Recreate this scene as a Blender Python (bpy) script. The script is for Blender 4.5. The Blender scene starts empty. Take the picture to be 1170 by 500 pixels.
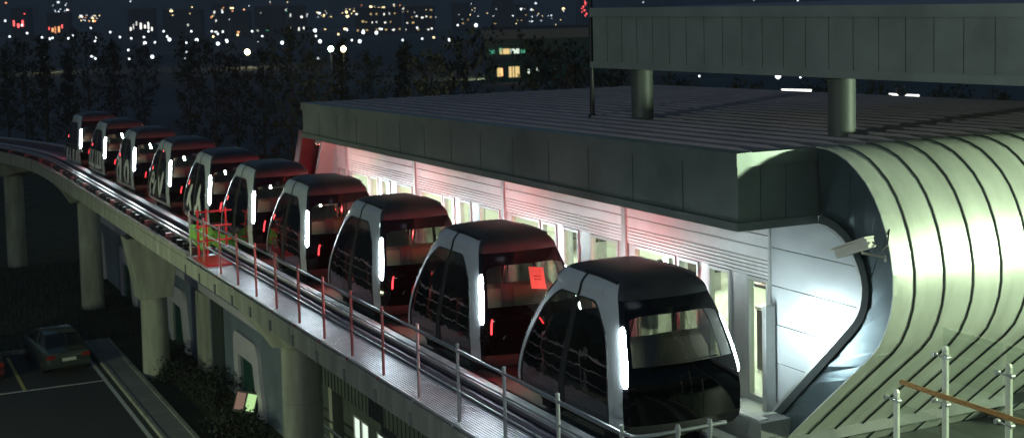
import bpy, bmesh, math, random
from mathutils import Vector, Matrix, noise as mnoise
R_ = math.radians
PI = math.pi
sc = bpy.context.scene
COL = sc.collection
rnd = random.Random(7)

# ---------------------------------------------------------------- camera
FPX, CX, CY = 1567.66, 585.0, 152.74           # focal length and principal point in units of a 1170 wide frame
PITCH, ROLL, YAW = R_(4.764), R_(1.378), R_(26.105)
Fv = Vector((math.sin(YAW)*math.cos(PITCH), math.cos(YAW)*math.cos(PITCH), -math.sin(PITCH)))
Rv = Vector((math.cos(YAW), -math.sin(YAW), 0))
Dv = -(Rv.cross(Fv))
Xv = math.cos(ROLL)*Rv + math.sin(ROLL)*Dv
Yv = -math.sin(ROLL)*Rv + math.cos(ROLL)*Dv
cam_d = bpy.data.cameras.new('camera'); cam = bpy.data.objects.new('camera', cam_d); COL.objects.link(cam)
cam.matrix_world = Matrix(((Xv.x, -Yv.x, -Fv.x, 0), (Xv.y, -Yv.y, -Fv.y, 0), (Xv.z, -Yv.z, -Fv.z, 0), (0, 0, 0, 1)))
cam_d.sensor_width = 36; cam_d.lens = 36*FPX/1170
cam_d.shift_y = (CY-250)/1170
cam_d.dof.use_dof = True; cam_d.dof.focus_distance = 23.0; cam_d.dof.aperture_fstop = 1.6
cam_d.clip_start = .1; cam_d.clip_end = 20000
sc.camera = cam
GZ = -13.0                                       # ground level below the eye

def at(px, py, D):
    """point seen at (px,py) of the photograph at depth D metres along the view axis"""
    return ((px-CX)/FPX*Xv + (py-CY)/FPX*Yv + Fv)*D
def ground_at(px, D, z=GZ):
    d = (px-CX)/FPX*Xv + Fv
    p = d*D
    return Vector((p.x, p.y, z))

# ---------------------------------------------------------------- materials
def mat(name, col, rough=.6, metal=0, nscale=0, namt=0, bump=0, bscale=40, emit=None, estr=0, streak=None, spec=.5, coat=0):
    m = bpy.data.materials.new(name); m.use_nodes = True
    nt = m.node_tree; b = nt.nodes['Principled BSDF']
    b.inputs['Base Color'].default_value = (*col, 1); b.inputs['Roughness'].default_value = rough
    b.inputs['Metallic'].default_value = metal; b.inputs['Specular IOR Level'].default_value = spec
    if coat: b.inputs['Coat Weight'].default_value = coat; b.inputs['Coat Roughness'].default_value = .05
    if emit: b.inputs['Emission Color'].default_value = (*emit, 1); b.inputs['Emission Strength'].default_value = estr
    if nscale or bump:
        tc = nt.nodes.new('ShaderNodeTexCoord')
        mp = nt.nodes.new('ShaderNodeMapping'); nt.links.new(tc.outputs['Object'], mp.inputs[0])
        if streak: mp.inputs['Scale'].default_value = streak
        n = nt.nodes.new('ShaderNodeTexNoise'); n.inputs['Scale'].default_value = nscale or 4; n.inputs['Detail'].default_value = 6
        n.inputs['Roughness'].default_value = .65
        nt.links.new(mp.outputs[0], n.inputs['Vector'])
        if namt:
            r = nt.nodes.new('ShaderNodeValToRGB')
            a = 1-namt; c = 1+namt*.6
            r.color_ramp.elements[0].position = .3; r.color_ramp.elements[1].position = .7
            r.color_ramp.elements[0].color = (col[0]*a, col[1]*a, col[2]*a, 1)
            r.color_ramp.elements[1].color = (min(1, col[0]*c), min(1, col[1]*c), min(1, col[2]*c), 1)
            nt.links.new(n.outputs['Fac'], r.inputs[0]); nt.links.new(r.outputs[0], b.inputs['Base Color'])
            rr = nt.nodes.new('ShaderNodeMapRange'); rv = min(.1, rough*.3); rr.inputs['To Min'].default_value = max(.02, rough-rv); rr.inputs['To Max'].default_value = min(1, rough+rv)
            nt.links.new(n.outputs['Fac'], rr.inputs['Value']); nt.links.new(rr.outputs[0], b.inputs['Roughness'])
        if bump:
            n2 = nt.nodes.new('ShaderNodeTexNoise'); n2.inputs['Scale'].default_value = bscale; n2.inputs['Detail'].default_value = 4
            nt.links.new(mp.outputs[0], n2.inputs['Vector'])
            bp = nt.nodes.new('ShaderNodeBump'); bp.inputs['Strength'].default_value = bump; bp.inputs['Distance'].default_value = .05
            nt.links.new(n2.outputs['Fac'], bp.inputs['Height']); nt.links.new(bp.outputs[0], b.inputs['Normal'])
    return m
def emis(name, col, s):
    m = bpy.data.materials.new(name); m.use_nodes = True; nt = m.node_tree
    nt.nodes.remove(nt.nodes['Principled BSDF'])
    e = nt.nodes.new('ShaderNodeEmission'); e.inputs[0].default_value = (*col, 1); e.inputs[1].default_value = s
    nt.links.new(e.outputs[0], nt.nodes['Material Output'].inputs[0]); return m
def glass(name, tint, gl=1.0, rough=.02, ior=1.5, wave=0):
    m = bpy.data.materials.new(name); m.use_nodes = True; nt = m.node_tree
    nt.nodes.remove(nt.nodes['Principled BSDF'])
    t = nt.nodes.new('ShaderNodeBsdfTransparent'); t.inputs[0].default_value = (*tint, 1)
    g = nt.nodes.new('ShaderNodeBsdfGlossy'); g.inputs['Roughness'].default_value = rough; g.inputs[0].default_value = (gl, gl, gl, 1)
    lw = nt.nodes.new('ShaderNodeLayerWeight'); lw.inputs['Blend'].default_value = .5
    pw = nt.nodes.new('ShaderNodeMath'); pw.operation = 'POWER'; pw.inputs[1].default_value = 4.5; nt.links.new(lw.outputs['Facing'], pw.inputs[0])
    f = nt.nodes.new('ShaderNodeMapRange'); f.inputs['To Min'].default_value = ((ior-1)/(ior+1))**2*1.6; f.inputs['To Max'].default_value = .95; nt.links.new(pw.outputs[0], f.inputs['Value'])
    x = nt.nodes.new('ShaderNodeMixShader')
    if wave:
        tc = nt.nodes.new('ShaderNodeTexCoord'); n = nt.nodes.new('ShaderNodeTexNoise'); n.inputs['Scale'].default_value = 1.6
        nt.links.new(tc.outputs['Object'], n.inputs['Vector'])
        bp = nt.nodes.new('ShaderNodeBump'); bp.inputs['Strength'].default_value = wave; bp.inputs['Distance'].default_value = .06
        nt.links.new(n.outputs['Fac'], bp.inputs['Height']); nt.links.new(bp.outputs[0], g.inputs['Normal'])
    nt.links.new(f.outputs[0], x.inputs[0]); nt.links.new(t.outputs[0], x.inputs[1]); nt.links.new(g.outputs[0], x.inputs[2])
    nt.links.new(x.outputs[0], nt.nodes['Material Output'].inputs[0]); return m

M = dict(
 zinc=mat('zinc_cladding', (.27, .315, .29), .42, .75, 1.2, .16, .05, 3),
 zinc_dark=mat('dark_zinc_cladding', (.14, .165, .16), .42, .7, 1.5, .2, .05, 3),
 roofmetal=mat('standing_seam_roof', (.37, .33, .36), .55, .35, .8, .18, .08, 5),
 shell=mat('shell_steel', (.64, .68, .60), .44, .35, 1.1, .20, .08, 2.2, streak=(1.8, .6, .5)),
 seam=mat('seam_dark', (.035, .045, .045), .6, .2),
 columnpaint=mat('column_paint', (.075, .09, .085), .55, 0, 3, .15),
 canopyzinc=mat('canopy_zinc', (.36, .40, .36), .45, .5, 1.2, .18, .05, 3),
 terrace=mat('terrace_paving', (.075, .085, .075), .7, 0, 3, .3, .1, 20),
 leafdim=mat('shrub_leaf', (.016, .022, .014), .8, 0, .9, .4),
 finglow=mat('red_glow_fin', (.10, .025, .03), .4, .3, 2, .2),  # red light falling on the fin is mixed into its colour
 ring=mat('ring_steel', (.10, .135, .15), .3, .75, 1.3, .3, .12, 1.2),
 panel=mat('wall_panel', (.60, .64, .66), .40, .45, 1.5, .08, .03, 2),
 siding=mat('siding_aluminium', (.78, .78, .78), .38, .35, 2, .08),
 alu=mat('aluminium', (.62, .64, .63), .38, .8, 6, .08),
 steel=mat('galvanised_steel', (.55, .56, .58), .36, .85, 9, .12),
 paintgrey=mat('painted_grey_steel', (.42, .43, .45), .42, .3, 9, .12),
 deckplate=mat('walkway_plate', (.72, .72, .76), .38, .45, 5, .2, .12, 60),
 railtop=mat('guide_rail_steel', (.50, .52, .54), .5, .6, 4, .2),
 railside=mat('guide_rail_side', (.20, .18, .23), .5, .5, 4, .25),
 conc=mat('concrete', (.29, .30, .26), .85, 0, 1.3, .38, .1, 12, streak=(1.6, 1.6, .35)),
 conc_dark=mat('stained_concrete', (.22, .23, .22), .9, 0, 1.2, .3, .1, 12),
 asphalt=mat('asphalt', (.045, .046, .05), .85, 0, 14, .35, .2, 90),
 paint=mat('road_paint', (.62, .63, .60), .7, 0, 8, .25),
 yellow=mat('yellow_road_paint', (.55, .50, .16), .7, 0, 8, .25),
 grass=mat('grass_ground', (.045, .050, .020), .95, 0, .7, .6, .5, 6),
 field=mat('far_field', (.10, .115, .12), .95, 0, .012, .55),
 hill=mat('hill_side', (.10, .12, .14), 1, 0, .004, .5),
 leaf=mat('leaf_dark', (.030, .040, .026), .7, 0, .6, .4),
 leaf2=mat('leaf_olive', (.040, .044, .026), .7, 0, .6, .4),
 leafred=mat('leaf_rust', (.16, .07, .035), .7, 0, .6, .4),
 bark=mat('bark', (.07, .055, .045), .9, 0, 6, .3),
 podframe=mat('pod_frame_paint', (.58, .61, .65), .3, .25, 3, .04, coat=.4),
 podblack=mat('pod_black_gloss', (.006, .006, .008), .10, 0, 3, .15, spec=.3),
 podhood=mat('pod_dark_hood', (.0016, .0014, .0016), .04, 0, 3, .15, spec=.28),
 podroof=mat('pod_dark_roof', (.05, .05, .053), .34, .1, 4, .25, spec=.4),
 rubber=mat('black_rubber', (.015, .015, .016), .6),
 seatfab=mat('seat_fabric', (.075, .068, .045), .8, 0, 8, .15),
 seatdark=mat('seat_dark', (.06, .06, .07), .7, 0, 8, .15),
 bogie=mat('bogie_black', (.03, .03, .032), .5, .4, 5, .3),
 graphic=mat('door_graphic_film', (.66, .65, .64), .55, 0, 6, .25),
 red=mat('red_paint', (.62, .03, .03), .4, 0, 5, .15),
 redbrown_glow=mat('red_brown_glow', (.36, .13, .13), .45, .3, 8, .2),
 hivis=mat('green_reflective_cloth', (.25, .75, .12), .6, 0, 9, .3),
 pink=mat('pink_paper', (.95, .42, .42), .8, 0, 4, .05),
 ink=mat('dark_ink', (.25, .05, .06), .8),
 interior=mat('interior_wall', (.74, .77, .68), .7, 0, 1.5, .06),
 intfloor=mat('interior_floor', (.55, .57, .50), .35, 0, 2, .1),
 frame=mat('window_frame_alu', (.50, .51, .50), .4, .6, 5, .08),
 wood=mat('timber_handrail', (.50, .25, .07), .38, 0, 3, .35, streak=(1, 12, 12)),
 post=mat('white_steel_post', (.74, .76, .68), .4, .2, 8, .06),
 cctv=mat('cctv_housing', (.66, .64, .56), .45, .1, 8, .08),
 cable=mat('black_cable', (.015, .015, .015), .5),
 bluewall=mat('ground_floor_wall', (.13, .16, .21), .6, .1, .8, .25),
 cope=mat('pale_coping', (.45, .43, .50), .6, .2, 2, .12),
 ribbed=mat('ribbed_dark_cladding', (.07, .085, .08), .6, .2, 2, .25),
 carpaint=mat('car_green_paint', (.075, .095, .088), .25, .6, 3, .1, coat=.8),
 carred=mat('car_red_paint', (.12, .02, .02), .22, .4, 3, .1, coat=.8),
 carglass=mat('car_glass', (.012, .014, .018), .06, 0),
 chrome=mat('chrome', (.6, .6, .6), .2, 1),
 tail=mat('car_tail_lens', (.20, .015, .012), .2),
 plate=mat('licence_plate', (.45, .47, .45), .5),
 citywall=mat('city_wall', (.10, .11, .13), .8, 0, .05, .2),
 citytan=mat('showroom_fascia', (.34, .29, .25), .8, 0, .1, .15),
 greenglass=mat('showroom_green_glass', (.02, .10, .09), .2, 0, .2, .4),
)
M['headlight'] = emis('headlight_tube', (.80, .98, 1.0), 140)
M['taillight'] = emis('tail_light_tube', (1.0, .05, .06), 540)
M['taillight_dim'] = emis('tail_light_tube_dim', (1.0, .05, .06), 150)
M['ceil'] = emis('ceiling_tube', (.88, 1.0, .88), 70)
M['exit'] = emis('exit_sign_green', (.05, 1.0, .22), 3)
M['win_y'] = emis('lit_window_yellow', (1.0, .72, .30), .9)
M['win_w'] = emis('lit_window_white', (.85, 1.0, .85), 1.0)
M['win_g'] = emis('lit_window_green', (.15, .75, .45), .5)
M['lamp_w'] = emis('lamp_white', (.85, .95, 1.0), 3.5)
M['lamp_y'] = emis('lamp_yellow', (1.0, .80, .40), 4.5)
M['lamp_g'] = emis('lamp_greenwhite', (.75, 1.0, .70), 30)
M['lamp_yb'] = emis('lamp_yellow_bright', (1.0, .80, .38), 24)
M['lamp_o'] = emis('lamp_orange', (1.0, .40, .16), 2.5)
M['lamp_r'] = emis('lamp_red', (1.0, .10, .10), 4)
M['lamp_grn'] = emis('lamp_green', (.10, 1.0, .40), 3)
M['sign_w'] = emis('sign_white', (1.0, 1.0, .92), 2.2)
M['flood_on'] = emis('flood_lens_green', (.62, 1.0, .42), .8)
M['flood_dim'] = emis('flood_lens_pink', (.60, .38, .28), .35)
M['g_wind'] = glass('windscreen_glass', (.84, .84, .74), 1, .02, 1.5, .0)
M['g_door'] = glass('tinted_door_glass', (.22, .23, .23), 1, .03, 1.5, .25)
M['g_pane'] = glass('station_pane', (.92, .95, .88), 1, .01, 1.35)
M['g_rail'] = glass('balustrade_glass', (.95, .97, .95), 1, .01, 1.5)
M['g_port'] = mat('dark_green_pane', (.02, .06, .055), .12)

# ---------------------------------------------------------------- mesh builder
class MB:
    def __init__(s): s.v = []; s.f = []; s.mi = []; s.cur = 0
    def add(s, vs, fs):
        o = len(s.v); s.v += [tuple(v) for v in vs]
        for f in fs: s.f.append([o+i for i in f]); s.mi.append(s.cur)
        return s
    def box(s, x0, x1, y0, y1, z0, z1):
        x0, x1 = sorted((x0, x1)); y0, y1 = sorted((y0, y1)); z0, z1 = sorted((z0, z1))
        return s.add([(x0,y0,z0),(x1,y0,z0),(x1,y1,z0),(x0,y1,z0),(x0,y0,z1),(x1,y0,z1),(x1,y1,z1),(x0,y1,z1)],
              [(0,3,2,1),(4,5,6,7),(0,1,5,4),(1,2,6,5),(2,3,7,6),(3,0,4,7)])
    def obox(s, c, ax, ay, az, hx, hy, hz):
        c = Vector(c); ax = Vector(ax).normalized()*hx; ay = Vector(ay).normalized()*hy; az = Vector(az).normalized()*hz
        vs = [c+sx*ax+sy*ay+sz*az for sz in (-1,1) for sx, sy in ((-1,-1),(1,-1),(1,1),(-1,1))]
        return s.add(vs, [(0,3,2,1),(4,5,6,7),(0,1,5,4),(1,2,6,5),(2,3,7,6),(3,0,4,7)])
    def bar(s, p, q, w, h, up=(0,0,1)):
        p = Vector(p); q = Vector(q); d = (q-p); L = d.length; d.normalize(); u = Vector(up)
        if abs(d.dot(u)) > .98: u = Vector((1,0,0))
        sd = d.cross(u).normalized(); u2 = sd.cross(d)
        return s.obox((p+q)/2, d, sd, u2, L/2, w/2, h/2)
    def tube(s, p, q, r, n=10, r2=None, caps=True):
        p = Vector(p); q = Vector(q); d = (q-p).normalized(); u = Vector((0,0,1)) if abs(d.z) < .95 else Vector((1,0,0))
        a = d.cross(u).normalized(); b = d.cross(a); r2 = r if r2 is None else r2
        vs = [p+(a*math.cos(2*PI*i/n)+b*math.sin(2*PI*i/n))*r for i in range(n)]+[q+(a*math.cos(2*PI*i/n)+b*math.sin(2*PI*i/n))*r2 for i in range(n)]
        fs = [(i, (i+1)%n, n+(i+1)%n, n+i) for i in range(n)]
        if caps: fs += [tuple(range(n-1,-1,-1)), tuple(range(n, 2*n))]
        return s.add(vs, fs)
    def path(s, pts, r, n=8):
        pts = [Vector(p) for p in pts]; vs = []; 
        for k, p in enumerate(pts):
            d = (pts[min(k+1, len(pts)-1)]-pts[max(k-1, 0)]).normalized()
            u = Vector((0,0,1)) if abs(d.z) < .9 else Vector((1,0,0))
            a = d.cross(u).normalized(); b = d.cross(a)
            vs += [p+(a*math.cos(2*PI*i/n)+b*math.sin(2*PI*i/n))*r for i in range(n)]
        fs = []
        for k in range(len(pts)-1):
            for i in range(n): fs.append((k*n+i, k*n+(i+1)%n, (k+1)*n+(i+1)%n, (k+1)*n+i))
        fs += [tuple(range(n-1,-1,-1)), tuple((len(pts)-1)*n+i for i in range(n))]
        return s.add(vs, fs)
    def prism(s, poly, axis, a0, a1):
        """poly: 2d points; axis 'x': poly=(y,z); 'y': (x,z); 'z': (x,y)"""
        def p3(p, a): return (a, p[0], p[1]) if axis == 'x' else ((p[0], a, p[1]) if axis == 'y' else (p[0], p[1], a))
        n = len(poly); vs = [p3(p, a0) for p in poly]+[p3(p, a1) for p in poly]
        return s.add(vs, [tuple(range(n-1,-1,-1)), tuple(range(n, 2*n))]+[(i, (i+1)%n, n+(i+1)%n, n+i) for i in range(n)])
    def sweep(s, sections, closed=True, caps=True):
        n = len(sections[0]); vs = [p for sec in sections for p in sec]; fs = []
        for k in range(len(sections)-1):
            for i in range(n if closed else n-1): fs.append((k*n+i, k*n+(i+1)%n, (k+1)*n+(i+1)%n, (k+1)*n+i))
        if caps and closed: fs += [tuple(range(n-1,-1,-1)), tuple((len(sections)-1)*n+i for i in range(n))]
        return s.add(vs, fs)
    def grid(s, rows):
        nr = len(rows); nc = len(rows[0]); vs = [p for r in rows for p in r]
        return s.add(vs, [(r*nc+c, r*nc+c+1, (r+1)*nc+c+1, (r+1)*nc+c) for r in range(nr-1) for c in range(nc-1)])
    def lathe(s, c, prof, n=16):
        c = Vector(c); vs = [(c.x+r*math.cos(2*PI*i/n), c.y+r*math.sin(2*PI*i/n), c.z+z) for r, z in prof for i in range(n)]
        fs = [(k*n+i, k*n+(i+1)%n, (k+1)*n+(i+1)%n, (k+1)*n+i) for k in range(len(prof)-1) for i in range(n)]
        fs += [tuple(range(n-1,-1,-1)), tuple((len(prof)-1)*n+i for i in range(n))]
        return s.add(vs, fs)
    def build(s, name, m, parent=None, smooth=False, bevel=0, merge=True, loc=None):
        org = Vector((0,0,0))
        if loc is not None: org = Vector(loc)
        elif parent is not None: org = Vector(ORG[parent.name])
        me = bpy.data.meshes.new(name)
        me.from_pydata([tuple(Vector(v)-org) for v in s.v], [], s.f)
        ms = m if isinstance(m, (list, tuple)) else [m]
        for x in ms: me.materials.append(x)
        if len(ms) > 1:
            for p, i in zip(me.polygons, s.mi): p.material_index = i
        bm = bmesh.new(); bm.from_mesh(me)
        if merge: bmesh.ops.remove_doubles(bm, verts=bm.verts, dist=1e-5)
        bmesh.ops.recalc_face_normals(bm, faces=bm.faces)
        if bevel:
            es = [e for e in bm.edges if len(e.link_faces) == 2 and e.calc_face_angle() > .6]
            bmesh.ops.bevel(bm, geom=es, offset=bevel, segments=2, profile=.6, affect='EDGES')
        bm.to_mesh(me); bm.free()
        if smooth:
            for p in me.polygons: p.use_smooth = True
            try: me.set_sharp_from_angle(angle=R_(38))
            except Exception: pass
        o = bpy.data.objects.new(name, me); COL.objects.link(o)
        if parent is not None: o.parent = parent; ORG[o.name] = tuple(org)
        else: o.location = org; ORG[o.name] = tuple(org)
        return o
ORG = {}
def tag(o, label, cat, group=None):
    o['label'] = label; o['category'] = cat
    if group: o['group'] = group
    return o
def thing(name, label, cat, loc=(0,0,0), group=None):
    o = bpy.data.objects.new(name, None); COL.objects.link(o); o.location = loc; o.empty_display_size = .2
    ORG[o.name] = tuple(loc); return tag(o, label, cat, group)
def struct(o): o['kind'] = 'structure'; return o
def kids(o): return [c for c in bpy.data.objects if c.parent == o]
CH = {}
def snapshot(root):
    CH[root.name] = [(c, [(g) for g in kids(c)]) for c in kids(root)]
def dup(root, loc, rz=0, label=None, group=None, skip=()):
    r = root.copy(); COL.objects.link(r); r.location = loc; r.rotation_euler = (0,0,rz)
    if label: r['label'] = label
    if group: r['group'] = group
    for c0, gs in CH[root.name]:
        if c0.name.split('.')[0] in skip: continue
        c = c0.copy(); COL.objects.link(c); c.parent = r
        for g0 in gs:
            g = g0.copy(); COL.objects.link(g); g.parent = c
    return r
def lerp(a, b, t): return a+(b-a)*t
def tab(pts, z):
    if z <= pts[0][0]: return pts[0][1]
    for (a, x), (b, y) in zip(pts, pts[1:]):
        if z <= b:
            t = (z-a)/(b-a); return lerp(x, y, t)
    return pts[-1][1]

# ---------------------------------------------------------------- world, sun
w = bpy.data.worlds.new('World'); sc.world = w; w.use_nodes = True
bg = w.node_tree.nodes['Background']
sky = w.node_tree.nodes.new('ShaderNodeTexSky'); sky.sky_type = 'NISHITA'; sky.sun_disc = False
sky.sun_elevation = R_(12); sky.sun_rotation = R_(250); sky.altitude = 50
tint = w.node_tree.nodes.new('ShaderNodeMix'); tint.data_type = 'RGBA'; tint.blend_type = 'MULTIPLY'; tint.inputs[0].default_value = 1
tint.inputs[7].default_value = (.60, .80, 1.0, 1)
w.node_tree.links.new(sky.outputs[0], tint.inputs[6]); w.node_tree.links.new(tint.outputs[2], bg.inputs[0]); bg.inputs[1].default_value = .032
sl = bpy.data.lights.new('moon_sun', 'SUN'); sl.energy = .012; sl.angle = R_(6); sl.color = (.75, .85, 1)
so = bpy.data.objects.new('moon_sun', sl); COL.objects.link(so); so.rotation_euler = (R_(40), 0, R_(20))
def lamp(name, kind, loc, power, col, size=.2, target=None, spot=None, blend=.6):
    l = bpy.data.lights.new(name, kind); l.energy = power; l.color = col
    if kind == 'AREA': l.size = size
    else: l.shadow_soft_size = size
    if kind == 'SPOT': l.spot_size = R_(spot); l.spot_blend = blend
    o = bpy.data.objects.new(name, l); COL.objects.link(o); o.location = loc
    if target is not None: o.rotation_euler = (Vector(target)-Vector(loc)).to_track_quat('-Z', 'Y').to_euler()
    return o

# ---------------------------------------------------------------- ground and far terrain
g = MB(); N = 40
xs = [-7000+14000*i/N for i in range(N+1)]
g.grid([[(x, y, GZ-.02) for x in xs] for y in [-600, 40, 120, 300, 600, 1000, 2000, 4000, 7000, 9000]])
struct(g.build('ground', M['field']))
g = MB(); g.grid([[(x, y, GZ-.012) for x in (-60, -20, 8, 40, 90)] for y in (-10, 30, 58, 90, 135)])
struct(g.build('lawn', M['grass']))
g = MB(); g.box(-45, 8.62, -10, 57.9, GZ-.3, GZ-.004)
struct(g.build('parking_lot', M['asphalt']))
# hills beyond the town
def ridge(name, D, h0, h1, seed, x0=-.75, x1=.75):
    m = MB(); rows = []
    n = 90
    for j, (dd, k) in enumerate(((0, 0), (.06, .35), (.12, .72), (.18, 1.0), (.26, .9), (.4, .4))):
        row = []
        for i in range(n+1):
            a = YAW+lerp(x0, x1, i/n); d = D*(1+dd)
            h = (h0+(h1-h0)*(.5+.5*mnoise.noise(Vector((i*.11+seed, 0, seed)))))*k + 14*mnoise.noise(Vector((i*.5, j*.9, seed)))*min(1, k*2)
            row.append((d*math.sin(a), d*math.cos(a), GZ-1+max(0, h)))
        rows.append(row)
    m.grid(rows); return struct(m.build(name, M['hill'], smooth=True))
ridge('hills', 3400, 150, 260, 3)
ridge('mountains', 5600, 260, 520, 9)

# ---------------------------------------------------------------- guideway path
S0, RAD = 66.0, 55.0
XC = 10.3
def path_pt(s):
    if s <= S0: return Vector((XC, s, 0)), 0.0
    a = (s-S0)/RAD
    return Vector((XC-RAD*(1-math.cos(a)), S0+RAD*math.sin(a), 0)), a
def loc(s, off, z):
    p, a = path_pt(s); return Vector((p.x+off*math.cos(a), p.y+off*math.sin(a), z))
SS = [4, 8, 11, 14, 16, 18, 20, 22, 24, 26, 28, 30, 31.5, 33, 34.5, 36, 38, 40, 42, 44, 46, 48, 50, 52, 54, 56, 58, 60, 62, 64, 65, 66, 67, 69, 71, 73, 75, 77, 79, 81, 83, 85, 88, 91, 94, 97, 100, 105, 110, 116]
PIERS = [80.0, 65.8, 51.6, 33.2]
def haunch(s):
    h = 0
    for c in (80.0, 65.8, 33.2, 17.0, 95.0):
        h = max(h, max(0, 1-abs(s-c)/6.0)**1.6)
    return h
gw = thing('guideway', 'long concrete guideway carrying the row of pods and bending away', 'viaduct', (XC, 40, GZ))
d = MB(); d.sweep([[loc(s, a, b) for a, b in ((-1.9, -6.42), (2.0, -6.42), (2.0, -6.84), (-1.9, -6.84))] for s in SS]); d.build('deck', M['conc'], gw)
d = MB(); d.sweep([[loc(s, a, b) for a, b in ((-1.62, -6.843), (1.72, -6.843), (1.05, -7.22-.85*haunch(s)), (-.95, -7.22-.85*haunch(s)))] for s in SS]); d.build('girder', M['conc'], gw, smooth=False)
def sweep_box(o0, o1, z0, z1, s_list): 
    m = MB(); m.sweep([[loc(s, o0, z0), loc(s, o1, z0), loc(s, o1, z1), loc(s, o0, z1)] for s in s_list]); return m
for o0, o1 in ((-.98, -.74), (.78, 1.02)):
    r = sweep_box(o0+.05, o1-.05, -6.42, -6.12, SS).build('guide_rail', M['railside'], gw)
    sweep_box(o0, o1, -6.12, -6.07, SS).build('rail_top', M['railtop'], r)
sweep_box(-.28, .28, -6.417, -6.33, SS).build('centre_beam', M['conc_dark'], gw)
for o0, o1, z1 in ((-1.88, -1.76, -6.28), (1.86, 1.98, -6.28)):
    sweep_box(o0, o1, -6.417, z1, [s for s in SS if s > 36 or o0 > 0]).build('edge_kerb', M['conc'], gw)
sweep_box(-1.45, -1.38, -6.2, -6.13, [s for s in SS if s > 37]).build('conduit', M['steel'], gw)
sweep_box(-1.30, -1.22, -6.17, -6.10, [s for s in SS if s > 37]).build('conduit', M['steel'], gw)
b = MB(); s = 38.6
k = 0
while s < 112 and k < 95:
    p, a = path_pt(s); t = Vector((math.cos(a), math.sin(a), 0)); n = Vector((-math.sin(a), math.cos(a), 0))
    b = MB(); b.obox(loc(s, -1.38, -6.31), t, n, (0,0,1), .26, .10, .105); b.obox(loc(s, -1.12, -6.33), t, n, (0,0,1), .08, .2, .085)
    b.build('bracket', M['bogie'] if k % 4 else M['redbrown_glow'], gw); s += .78; k += 1
for s in PIERS:
    p, a = path_pt(s); c = (p.x-.15, p.y)
    m = MB()
    if s == 51.6:
        m.lathe((c[0], c[1], 0), [(.5, GZ), (.48, -9.9)], 28)
        po = m.build('pier', M['conc'], gw, smooth=True)
        h = MB(); h.sweep([[(c[0]-hw, c[1]-hl, z), (c[0]+hw, c[1]-hl, z), (c[0]+hw, c[1]+hl, z), (c[0]-hw, c[1]+hl, z)] for hw, hl, z in ((.62, .55, -10.0), (.66, .58, -9.6), (1.0, .62, -7.7))])
        h.build('pier_cap', M['conc'], po, bevel=.03)
        for dx in (-.65, .65): MB().box(c[0]+dx-.2, c[0]+dx+.2, c[1]-.25, c[1]+.25, -7.7, -7.2).build('bearing', M['bogie'], po)
    else:
        z1 = -7.95
        m.lathe((c[0], c[1], 0), [(.52, GZ), (.515, -11.03), (.50, -11.02), (.50, -11.0), (.514, -10.99), (.508, -9.53), (.494, -9.52), (.494, -9.5), (.507, -9.49), (.5, z1), (.5, z1+.3)], 32); m.build('pier', M['conc'], gw, smooth=True)
for s in (16, 20, 24, 28, 33.2, 38, 42, 46.5, 51.6, 56, 60.5, 65.8, 70, 75, 80):     # shutter joints in the deck edge
    p, a = path_pt(s); t = Vector((math.cos(a), math.sin(a), 0)); n = Vector((-math.sin(a), math.cos(a), 0))
    MB().obox(loc(s, -1.9, -6.63), t, n, (0,0,1), .004, .012, .208).build('deck_joint', M['conc_dark'], gw)
# walkway beside the rails
wk = thing('maintenance_walkway', 'pale ribbed metal walkway running between handrail and pods', 'walkway', (8.9, 26, -6.42))
for y0 in [4+2.0*i for i in range(17)]:
    m = MB(); m.box(8.46, 9.22, y0+.004, y0+1.996, -6.40, -6.36)
    for i in range(13): m.box(8.50+i*.056, 8.52+i*.056, y0+.01, y0+1.99, -6.36, -6.348)
    m.build('floor_plate', M['deckplate'], wk)
MB().box(9.22, 9.30, 4, 38, -6.40, -6.20).build('side_upstand', M['railside'], wk)
# railing: posts, three rails, corner return
rl = thing('handrail', 'grey three-rail tube handrail, posts coloured with red glow, along the metal walkway', 'railing', (8.55, 26, -6.42))
RX = 8.56
ys = [14.55, 16.25, 17.93, 19.62, 21.3, 22.98, 24.66, 26.34, 28.0, 29.7, 31.35, 33.0, 34.7, 36.4, 38.0]
ys = [11.0, 12.8]+ys
for i, y in enumerate(ys[2:]):
    m = MB(); m.tube((RX-.13, y, -6.66), (RX-.13, y, -6.40), .026, 8); m.tube((RX-.13, y, -6.40), (RX, y, -6.36), .024, 8)
    m.tube((RX, y, -6.38), (RX, y, -5.12), .027, 10); m.lathe((RX, y, -5.12), [(.031, -.02), (.031, .02), (.018, .035)], 10)
    for z in (-5.20, -5.53, -5.86): m.lathe((RX, y, z), [(.034, -.03), (.038, 0), (.034, .03)], 10)
    po = m.build('post', M['redbrown_glow'] if 21.6 < y < 37 else M['paintgrey'], rl, smooth=True)  # red glow on the grey mid-row posts is put into their colour
    MB().box(RX-.2, RX-.06, y-.05, y+.05, -6.82, -6.60).build('foot_bracket', M['conc_dark'], po)
for z in (-5.20, -5.53, -5.86):
    m = MB(); pts = [(9.95, 14.28, z), (8.95, 14.28, z), (8.72, 14.30, z), (8.60, 14.38, z), (RX, 14.6, z)]+[(RX, y, z) for y in ys[3:]]
    m.path(pts, .024 if z == -5.20 else .019, 10); m.build('rail', M['steel'], rl, smooth=True)
for x in (9.22, 9.70):
    m = MB(); m.tube((x, 14.28, -6.40), (x, 14.28, -5.12), .027, 10); m.lathe((x, 14.28, -5.20), [(.036, -.05), (.036, .05)], 10); m.build('post', M['paintgrey'], rl, smooth=True)
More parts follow.
